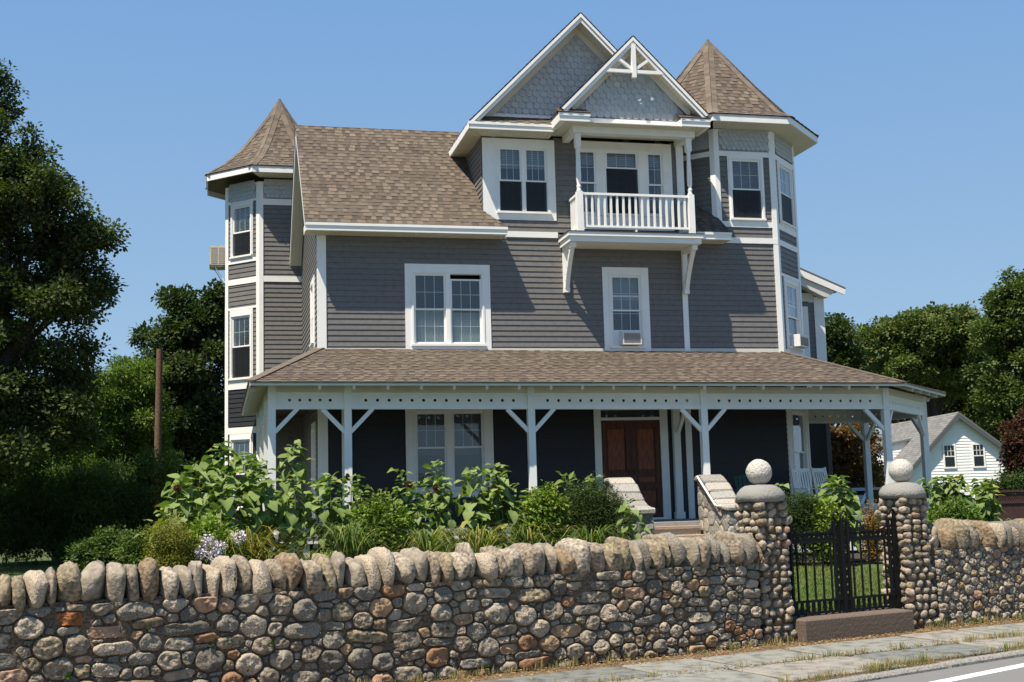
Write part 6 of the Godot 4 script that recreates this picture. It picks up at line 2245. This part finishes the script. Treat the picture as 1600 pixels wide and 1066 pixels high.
# ---------------------------------------------------------------- trees
func build_trees() -> void:
	var sets := {}
	for i in TREES.size():
		var q: Array = TREES[i]
		var root: Vector3 = q[2]
		var sc: float = q[5]
		var feather: bool = q[0] == "locust_tree" or q[0] == "sumac_tree"
		var key := "%s_%.2f" % [str(feather), sc]
		if not sets.has(key):
			var ms := []
			for k in 3:
				ms.append(spray_mesh(30 if feather else 24, 0.22 * sc, (0.10 if feather else 0.098) * sc, 0.34 if feather else 0.74, 60 + k + i * 3))
			sets[key] = ms
		var p := thing(q[0], q[1], "tree", root, 0.0)
		var lobes := []
		var r := RandomNumberGenerator.new(); r.seed = 3000 + i
		for l in q[7]:
			var c := Vector3(l[0] - root.x, l[1] - root.y, r.randf_range(-0.5, 0.5) * l[2])
			# thin filling inside, then flattened boughs of leaves round it that shade one another
			lobes.append([c, Vector3(l[2], l[3], l[2]) * 0.66, 0.14])
			var made := []
			for k in 90:
				var a := r.randf() * TAU; var e := asin(r.randf_range(-0.75, 1.0))
				var d := Vector3(cos(a) * cos(e), sin(e), sin(a) * cos(e))
				var ok := true
				for o in made:
					if o.distance_to(d) < 0.58: ok = false
				if not ok: continue
				made.append(d)
				if r.randf() < 0.2: continue
				var s := r.randf_range(0.15, 0.34)
				lobes.append([c + Vector3(d.x * l[2], d.y * l[3], d.z * l[2]) * r.randf_range(0.55, 1.16), Vector3(l[2] * s * 1.3, (l[2] + l[3]) * 0.5 * s * 0.55, l[2] * s * 1.3), 1.0])
		foliage(p, "crown", lobes, q[3], sets[key], q[4], 0.24, 4000 + i, 1.0, 0.2)
		# trunk and limbs into the lobes
		var top := 0.0
		var mean := Vector3.ZERO
		for l in lobes:
			top = maxf(top, l[0].y); mean += l[0]
		mean /= lobes.size()
		var tr := clampf(top * 0.028, 0.06, 0.42)
		var m := MB.new()
		var fork := Vector3(mean.x * 0.25, top * 0.38, mean.z * 0.2)
		m.tube([Vector3(0, -0.15, 0), Vector3(fork.x * 0.2, fork.y * 0.4, fork.z * 0.2), fork, fork.lerp(Vector3(mean.x, top * 0.8, mean.z), 0.5)], [tr * 1.25, tr, tr * 0.8, tr * 0.3], 9)
		obj("trunk", m, mats.bark, p)
		for l in q[7]:
			var c := Vector3(l[0] - root.x, l[1] - root.y, 0)
			var b := MB.new()
			var s := fork * r.randf_range(0.7, 1.1)
			var mid: Vector3 = s.lerp(c, 0.5) + Vector3(r.randfn(0, 0.1), r.randf_range(-0.1, 0.25), r.randfn(0, 0.1)) * l[2]
			b.tube([s, mid, mid.lerp(c, 0.95)], [tr * 0.42, tr * 0.26, tr * 0.05], 6)
			for k in 3:
				var d := Vector3(r.randfn(0, 1), r.randf_range(-0.1, 0.8), r.randfn(0, 1)).normalized()
				b.tube([mid.lerp(c, k / 3.0), c + Vector3(d.x * l[2], d.y * l[3], d.z * l[2]) * 0.55], [tr * 0.12, tr * 0.02], 5)
			obj("limb", b, mats.bark, p)

const TREES := [
	["maple_tree", "big dark maple filling the left edge", Vector3(-7.37, 0.2, -4.0), 4680, Color(0.076, 0.102, 0.034), 1, 0.34, [[-6.99, 11.06, 0.41, 0.58], [-6.38, 9.08, 0.79, 0.79], [-5.68, 8.29, 1.01, 0.80], [-5.25, 7.26, 0.90, 0.80], [-5.44, 6.16, 0.89, 0.72], [-6.47, 7.17, 1.43, 1.57], [-7.44, 8.60, 1.57, 1.86], [-6.08, 4.86, 1.35, 1.14], [-7.49, 5.43, 1.83, 2.25], [-5.66, 3.72, 1.06, 0.85], [-7.03, 3.03, 1.82, 1.54], [-4.98, 7.79, 0.58, 0.51], [-5.10, 6.61, 0.65, 0.43]]],
	["maple_tree", "dark maple behind the left turret", Vector3(-2.93, 0.2, -22.0), 2880, Color(0.058, 0.084, 0.028), 1.6, 0.36, [[-2.97, 8.46, 1.19, 0.91], [-2.16, 7.26, 1.31, 1.55], [-3.70, 7.49, 1.07, 1.00], [-2.96, 5.47, 1.78, 1.78], [-1.93, 8.95, 0.72, 0.60], [-2.26, 4.04, 1.66, 1.42], [-4.10, 5.71, 0.94, 1.18], [-3.63, 3.59, 1.41, 1.17]]],
	["locust_tree", "bright feathery green tree between the two maples", Vector3(-4.83, 0.2, -12.0), 2880, Color(0.15, 0.22, 0.05), 1.15, 0.25, [[-4.79, 4.80, 0.96, 0.70], [-5.43, 4.11, 0.88, 0.73], [-4.21, 5.17, 0.63, 0.52], [-4.43, 3.83, 0.96, 0.83], [-5.20, 3.11, 1.09, 0.77], [-5.90, 3.39, 0.73, 0.73], [-4.24, 2.91, 0.82, 0.73], [-5.63, 2.57, 0.91, 0.63]]],
	["sumac_tree", "dark sumac thicket under the left maple", Vector3(-5.04, 0.2, -7.0), 3780, Color(0.095, 0.145, 0.04), 1, 0.36, [[-5.64, 2.14, 1.09, 0.66], [-4.52, 1.96, 0.97, 0.66], [-6.22, 1.54, 1.24, 0.70], [-3.92, 1.63, 0.79, 0.66], [-4.89, 1.58, 1.10, 0.70], [-6.81, 1.78, 1.08, 0.85], [-3.50, 2.25, 0.54, 0.63], [-6.21, 0.97, 1.24, 0.62], [-4.88, 0.88, 1.09, 0.50], [-7.22, 0.96, 1.07, 0.69], [-5.55, 0.83, 0.93, 0.47], [-3.99, 0.93, 0.71, 0.55]]],
	["oak_tree", "broad dark tree far behind on the left", Vector3(-10.65, 0.2, -45.0), 2340, Color(0.045, 0.068, 0.022), 2.4, 0.5, [[-12.02, 5.04, 5.80, 3.41], [-7.45, 3.93, 4.84, 2.77], [-3.42, 3.15, 3.15, 2.80], [-15.25, 7.46, 4.07, 5.08]]],
	["umbrella_tree", "wide flat-topped tree beyond the white neighbour house", Vector3(44.08, 0.2, -48.0), 3240, Color(0.12, 0.155, 0.045), 2.3, 0.3, [[44.24, 12.06, 2.66, 0.86], [41.96, 11.36, 2.21, 0.85], [46.75, 11.38, 2.37, 1.03], [40.27, 10.75, 1.27, 0.68], [44.26, 10.42, 3.42, 1.37], [47.83, 9.77, 2.59, 1.94], [45.79, 8.48, 3.85, 1.93], [42.50, 9.13, 2.55, 1.27]]],
	["oak_tree", "tall tree at the right edge above the white house", Vector3(40.25, 0.2, -34.0), 2880, Color(0.1, 0.135, 0.04), 1.9, 0.36, [[40.91, 11.22, 1.49, 1.49], [40.12, 9.08, 1.58, 1.93], [41.17, 7.32, 2.11, 3.16], [39.87, 6.13, 1.68, 2.09], [41.74, 10.52, 1.77, 2.48], [40.68, 4.03, 2.09, 2.09]]],
	["maple_tree", "dark tree right behind the rear wing", Vector3(23.38, 0.2, -24.0), 1530, Color(0.07, 0.1, 0.032), 1.5, 0.36, [[24.31, 8.22, 0.68, 0.73], [24.63, 7.08, 0.73, 0.79], [23.84, 7.22, 0.84, 1.40], [25.15, 5.95, 0.90, 0.67], [24.04, 5.54, 1.40, 1.12]]],
	["linden_tree", "yellowish green tree just above the porch's right end", Vector3(48.10, 0.2, -56.0), 2700, Color(0.14, 0.165, 0.05), 2.5, 0.36, [[45.22, 8.79, 3.27, 1.78], [48.80, 7.83, 3.77, 2.12], [53.05, 7.60, 3.34, 2.38], [43.10, 7.92, 2.79, 2.32], [50.81, 6.43, 4.26, 2.37], [55.61, 5.90, 2.87, 2.39]]],
	["plum_tree", "small rusty red tree seen through the right end of the porch", Vector3(15.73, 0.2, -8.0), 1530, Color(0.19, 0.115, 0.05), 0.85, 0.34, [[15.82, 3.04, 0.64, 0.56], [16.23, 2.38, 0.75, 0.64], [15.44, 2.30, 0.56, 0.75], [16.28, 1.63, 0.79, 0.52], [15.55, 1.47, 0.67, 0.56], [15.23, 2.87, 0.47, 0.56]]],
	["plum_tree", "dark red tree at the right edge beside the white house", Vector3(27.48, 0.2, -16.0), 1170, Color(0.085, 0.038, 0.026), 1.1, 0.36, [[27.36, 2.68, 0.58, 0.82], [27.55, 1.72, 0.77, 0.87], [28.00, 3.04, 0.82, 1.07], [27.24, 1.25, 0.58, 0.53]]]]

# ---------------------------------------------------------------- surroundings
const CY := 0.2351427     # bearing of the street beyond, radians

func far_frame(xc: float, depth: float) -> Transform3D:
	# a place seen from the street: xc metres to the side and depth metres along the view bearing
	var r := Vector3(cos(CY), 0, sin(CY)); var f := Vector3(sin(CY), 0, -cos(CY))
	return Transform3D(Basis(r, Vector3.UP, -f), Vector3(-1.955, 0, 24.846) + r * xc + f * depth)

func lap_boards(m: MB, poly: Array, step: float) -> void:
	var y0 := 1e9; var y1 := -1e9
	for p in poly: y0 = minf(y0, p.y); y1 = maxf(y1, p.y)
	var y := y0
	while y < y1 - 0.01:
		var s := clip_span(poly, minf(y + step * 0.5, y1 - 0.005))
		if s.y - s.x > 0.05:
			m.prism([Vector3(s.x, y + step * 1.05, 0.004), Vector3(s.x, y, 0.028), Vector3(s.x, y, 0), Vector3(s.x, y + step * 1.05, 0)], Vector3(s.y - s.x, 0, 0))
		y += step

func build_surroundings() -> void:
	neighbour_house()
	parked_car()
	brown_fence()
	# utility pole
	var pl := thing("utility_pole", "brown wooden utility pole among the trees on the left", "utility pole", Vector3(-3.62, 0.2, -10.0))
	var pm := MB.new()
	pm.tube([Vector3(0, -0.2, 0), Vector3(0.02, 2.4, 0), Vector3(0.05, 5.6, 0)], [0.11, 0.10, 0.085], 12)
	obj("pole", pm, mats.pole, pl)
	# low kerb of the drive on the left
	var kb := thing("garden_kerb", "low pale concrete kerb across the left lawn", "kerb", Vector3(-4.6, 0.2, -8.6))
	for k in 4:
		var b := stone_block(Vector3(0.98, 0.30, 0.22), 0.015, 80 + k)
		obj("kerb_block", b, mats.cheek2, kb, Transform3D(Basis.IDENTITY, Vector3(k * 1.0 - 1.0, 0.13, 0)))
	rocking_chair("white slatted rocking chair on the porch, nearer the turret window", Vector3(10.15, 0.975, 0.95), 0.15)
	rocking_chair("white slatted rocking chair on the porch, right of the other", Vector3(10.85, 0.975, 0.55), 0.35)
	green_chair()

func one_at(parent: Node, called: String, at: Vector3, s: Vector3, key: String, turn := Basis.IDENTITY) -> MeshInstance3D:
	return obj(called, boxmesh(s), mats[key], parent, Transform3D(turn, at))

func rocking_chair(label: String, at: Vector3, turn: float) -> void:
	var c := thing("rocking_chair", label, "rocking chair", at, turn, "rocking chairs on the porch")
	c.scale = Vector3.ONE * 0.86
	var back := Basis(Vector3.RIGHT, -0.22)
	one_at(c, "seat", Vector3(0, 0.42, 0.02), Vector3(0.52, 0.035, 0.48), "white")
	for s in [-1.0, 1.0]:
		var x: float = 0.245 * s
		var m := MB.new()
		m.bar(Vector3(x, 0.03, -0.20), Vector3(x, 1.18, -0.43), 0.04, 0.04, Vector3.BACK)
		obj("back_post", m, mats.white, c)
		var f := MB.new()
		f.bar(Vector3(x, 0.03, 0.22), Vector3(x, 0.64, 0.23), 0.04, 0.04, Vector3.BACK)
		obj("front_leg", f, mats.white, c)
		one_at(c, "arm", Vector3(x, 0.65, -0.03), Vector3(0.08, 0.025, 0.58), "white")
		var rk := MB.new()
		var prev := Vector3(x, 0.085, -0.48)
		for k in range(1, 9):
			var t := k / 8.0
			var p := Vector3(x, 0.085 * pow(absf(t * 2 - 1), 2.0) + 0.014, -0.48 + t * 0.92)
			rk.bar(prev, p, 0.03, 0.035, Vector3.UP)
			prev = p
		obj("rocker", rk, mats.white, c)
	for k in 6:
		var x := -0.185 + k * 0.074
		var m := MB.new()
		m.bar(Vector3(x, 0.46, -0.285), Vector3(x, 1.10, -0.413), 0.045, 0.012, Vector3.BACK)
		obj("slat", m, mats.white, c)
	one_at(c, "top_rail", Vector3(0, 1.11, -0.416), Vector3(0.46, 0.09, 0.025), "white", back)
	one_at(c, "lower_rail", Vector3(0, 0.47, -0.288), Vector3(0.46, 0.05, 0.025), "white", back)

func green_chair() -> void:
	var c := thing("garden_chair", "dark green garden chair in the shade of the porch", "chair", Vector3(8.75, 0.975, 0.9), -0.2)
	one_at(c, "seat", Vector3(0, 0.42, 0), Vector3(0.48, 0.03, 0.46), "green_plastic")
	for s in [-1.0, 1.0]:
		for z in [-0.2, 0.2]:
			one_at(c, "leg", Vector3(0.21 * s, 0.205, z), Vector3(0.045, 0.41, 0.045), "green_plastic")
		one_at(c, "arm", Vector3(0.25 * s, 0.63, 0.0), Vector3(0.06, 0.025, 0.46), "green_plastic")
		one_at(c, "arm_post", Vector3(0.25 * s, 0.53, 0.19), Vector3(0.035, 0.18, 0.04), "green_plastic")
	for k in 5:
		var m := MB.new()
		var x := -0.17 + k * 0.085
		m.bar(Vector3(x, 0.43, -0.21), Vector3(x * 1.05, 0.90 - absf(x) * 0.25, -0.33), 0.06, 0.012, Vector3.BACK)
		obj("slat", m, mats.green_plastic, c)
	one_at(c, "top_rail", Vector3(0, 0.84, -0.322), Vector3(0.46, 0.05, 0.02), "green_plastic", Basis(Vector3.RIGHT, -0.25))

func neighbour_house() -> void:
	var h := thing("neighbour_house", "white clapboard house with grey roof beyond the right gate pillar", "house")
	h.transform = far_frame(23.4, 65.0)
	# local: x to the right, z towards the street; gable front at z = 0, apex at x = 0
	var ay := 5.25; var ls := 1.05; var rs := 0.80
	var lx := -4.6; var rx := 5.2
	var ly := ay + lx * ls; var ry := ay - rx * rs
	var poly := [Vector2(lx + 0.3, 0.0), Vector2(rx - 0.3, 0.0), Vector2(rx - 0.3, ry + 0.1), Vector2(0, ay - 0.2), Vector2(lx + 0.3, ly + 0.1)]
	var core := MB.new()
	var pl := []
	for p in poly: pl.append(Vector3(p.x, p.y, -11.0))
	core.prism(pl, Vector3(0, 0, 10.98))
	obj("wall", core, mats.white, h)
	var bd := MB.new()
	lap_boards(bd, poly, 0.155)
	stuff(obj("clapboards", bd, mats.white, h))
	for s in [[lx, ly], [rx, ry]]:
		var m := MB.new()
		m.prism([Vector3(s[0], s[1], 0.35), Vector3(0, ay, 0.35), Vector3(0, ay, -11.4), Vector3(s[0], s[1], -11.4)], Vector3(0, -0.10, 0))
		var rf := obj("roof", m, mats.grey_roof, h)
		var sh := MB.new()
		var rr := RandomNumberGenerator.new(); rr.seed = int(s[0] * 10) + 100
		var len_ := Vector2(s[0], ay - s[1]).length()
		var cnt := int(len_ / 0.16)
		for k in cnt:
			var t0 := float(k) / cnt; var t1 := float(k + 1) / cnt
			var z := 0.36
			while z > -11.4:
				var w := rr.randf_range(0.25, 0.6)
				var a := Vector3(lerpf(s[0], 0, t0), lerpf(s[1], ay, t0) + 0.016, z); var b := Vector3(lerpf(s[0], 0, t1), lerpf(s[1], ay, t1) + 0.004, z)
				sh.quad(a, b, b - Vector3(0, 0, w), a - Vector3(0, 0, w), Vector3.UP, shade(Color(0.235, 0.23, 0.215), rr.randf_range(0.8, 1.2)))
				z -= w
		stuff(obj("shingles", sh, mats.shingle, rf))
		var b := MB.new()
		b.prism([Vector3(s[0], s[1] - 0.10, 0.345), Vector3(0, ay - 0.10, 0.345), Vector3(0, ay - 0.34, 0.345), Vector3(s[0], s[1] - 0.30, 0.345)], Vector3(0, 0, -0.04))
		obj("rake_board", b, mats.slate_trim, h)
	# two sash windows
	for x in [-0.55, 0.98]:
		var f := MB.new()
		f.bx(x - 0.34, x + 0.34, 2.30, 2.38, 0.03, 0.08)
		f.bx(x - 0.34, x + 0.34, 3.50, 3.58, 0.03, 0.07)
		f.bx(x - 0.34, x - 0.26, 2.38, 3.50, 0.03, 0.07)
		f.bx(x + 0.26, x + 0.34, 2.38, 3.50, 0.03, 0.07)
		var w := obj("window", f, mats.white, h)
		one_at(w, "pane", Vector3(x, 2.94, 0.034), Vector3(0.52, 1.12, 0.008), "dark_glass")
		one_at(w, "sash_rail", Vector3(x, 2.93, 0.045), Vector3(0.52, 0.05, 0.014), "white")
		for k in 2:
			one_at(w, "muntin", Vector3(x - 0.087 + k * 0.174, 3.22, 0.045), Vector3(0.022, 0.54, 0.013), "white")
		one_at(w, "muntin", Vector3(x, 3.22, 0.0455), Vector3(0.52, 0.022, 0.012), "white")
	# shed dormer on the left slope
	var dz := -4.2
	var dm := MB.new()
	dm.prism([Vector3(-3.3, ay - 3.3 * ls, dz), Vector3(-3.3, 3.55, dz), Vector3(-1.25, ay - 1.25 * ls, dz)], Vector3(0, 0, -4.0))
	var dor := obj("dormer", dm, mats.white, h)
	var db := MB.new()
	lap_boards(db, [Vector2(-3.28, ay - 3.28 * ls), Vector2(-1.28, ay - 1.28 * ls), Vector2(-3.28, 3.53)], 0.155)
	stuff(obj("clapboards", db, mats.white, dor, Transform3D(Basis.IDENTITY, Vector3(0, 0, dz + 0.001))))
	var dr := MB.new()
	dr.prism([Vector3(-3.6, 3.50, dz + 0.15), Vector3(-1.0, 4.0, dz + 0.15), Vector3(-1.0, 4.0, dz - 4.3), Vector3(-3.6, 3.50, dz - 4.3)], Vector3(0, 0.12, 0))
	obj("dormer_roof", dr, mats.grey_roof, h)
	# low wing to the left
	var wing := MB.new()
	wing.bx(-8.5, -4.4, 0.0, 2.9, -16.0, -9.0)
	obj("wing", wing, mats.white, h)
	var wb := MB.new()
	lap_boards(wb, [Vector2(-8.5, 0), Vector2(-4.4, 0), Vector2(-4.4, 2.9), Vector2(-8.5, 2.9)], 0.155)
	stuff(obj("clapboards", wb, mats.white, h, Transform3D(Basis.IDENTITY, Vector3(0, 0, -8.999))))
	var wr := MB.new()
	wr.prism([Vector3(-8.8, 2.85, -8.6), Vector3(-4.2, 2.85, -8.6), Vector3(-4.2, 4.2, -12.5), Vector3(-8.8, 4.2, -12.5)], Vector3(0, 0.12, 0))
	obj("wing_roof", wr, mats.grey_roof, h)

func parked_car() -> void:
	var c := thing("parked_car", "white sport utility car parked beyond the porch corner post", "car")
	c.transform = far_frame(10.9, 33.0) * Transform3D(Basis(Vector3.UP, 0.12) * Basis.from_scale(Vector3(1, 0.9, 1)), Vector3(0, 0.22, 0))
	# side profile, length along x
	var body := MB.new()
	var prof := [Vector2(-2.25, 0.35), Vector2(2.25, 0.35), Vector2(2.32, 0.62), Vector2(2.25, 0.84), Vector2(1.35, 0.96), Vector2(-2.2, 0.98), Vector2(-2.3, 0.7)]
	var rows := []
	for z in [-0.86, -0.84, -0.76, 0.76, 0.84, 0.86]:
		var k := 1.0 if absf(z) < 0.8 else (0.985 if absf(z) < 0.85 else 0.96)
		var line := PackedVector3Array()
		for p in prof: line.append(Vector3(p.x * k, 0.62 + (p.y - 0.62) * k, z))
		rows.append(line)
	body.grid(rows, true, Vector3(0, 0.6, 0))
	var pl := []
	for p in prof: pl.append(Vector3(p.x * 0.96, 0.62 + (p.y - 0.62) * 0.96, -0.858))
	body.prism(pl, Vector3(0, 0, 1.716))
	obj("body", body, mats.car_paint, c)
	var cab := MB.new()
	cab.prism([Vector3(-2.1, 0.96, -0.72), Vector3(1.15, 0.95, -0.72), Vector3(0.45, 1.36, -0.66), Vector3(-1.85, 1.36, -0.66)], Vector3(0, 0, 1.38))
	obj("cabin_glass", cab, mats.dark_glass, c)
	var roof := MB.new()
	roof.prism([Vector3(-1.98, 1.345, -0.69), Vector3(0.52, 1.345, -0.69), Vector3(0.38, 1.42, -0.64), Vector3(-1.75, 1.43, -0.64)], Vector3(0, 0, 1.36))
	obj("roof", roof, mats.car_paint, c)
	for s in [-1.0, 1.0]:
		for q in [[Vector3(1.15, 0.95, 0.735 * s), Vector3(0.47, 1.36, 0.68 * s)], [Vector3(-0.25, 0.95, 0.735 * s), Vector3(-0.3, 1.36, 0.68 * s)], [Vector3(-1.25, 0.95, 0.735 * s), Vector3(-1.25, 1.36, 0.68 * s)], [Vector3(-2.1, 0.95, 0.735 * s), Vector3(-1.88, 1.36, 0.68 * s)]]:
			var m := MB.new()
			m.bar(q[0], q[1], 0.07, 0.03, Vector3.BACK)
			obj("window_pillar", m, mats.car_paint, c)
		for x in [-1.4, 1.4]:
			var t := MB.new()
			t.tube([Vector3(x, 0.33, 0.66 * s), Vector3(x, 0.33, 0.885 * s)], [0.33, 0.33], 20)
			var w := obj("wheel", t, mats.tyre, c)
			var hb := MB.new()
			hb.tube([Vector3(x, 0.33, 0.8 * s), Vector3(x, 0.33, 0.895 * s)], [0.2, 0.19], 16)
			obj("rim", hb, mats.metal, w)
		one_at(c, "headlight", Vector3(2.17, 0.76, 0.62 * s), Vector3(0.14, 0.13, 0.3), "vinyl")
		one_at(c, "tail_light", Vector3(-2.2, 0.78, 0.7 * s), Vector3(0.1, 0.26, 0.16), "tail_lamp")

func brown_fence() -> void:
	var f := thing("brown_fence", "brown board fence with lattice top right of the sunflowers", "fence", Vector3(13.80, 0.2, 2.0), 0.0)
	var n := 16
	for k in n:
		var x := k * 0.155
		one_at(f, "board", Vector3(x, 0.46, 0), Vector3(0.148, 0.92, 0.02), "fence%d" % (k % 2))
	one_at(f, "rail", Vector3(1.16, 0.945, 0.0), Vector3(2.56, 0.05, 0.06), "fence0")
	one_at(f, "top_rail", Vector3(1.16, 1.175, 0.0), Vector3(2.56, 0.04, 0.07), "fence0")
	for k in 3:
		one_at(f, "post", Vector3(-0.09 + k * 1.26, 0.60, 0.0), Vector3(0.09, 1.22, 0.09), "fence1")
	var m := MB.new()
	var x := 0.0
	while x < 2.3:
		m.bar(Vector3(x, 0.965, 0.008), Vector3(x + 0.19, 1.16, 0.008), 0.006, 0.018, Vector3.UP)
		m.bar(Vector3(x + 0.19, 0.965, -0.004), Vector3(x, 1.16, -0.004), 0.006, 0.018, Vector3.UP)
		x += 0.06
	stuff(obj("lattice", m, mats.fence0, f))
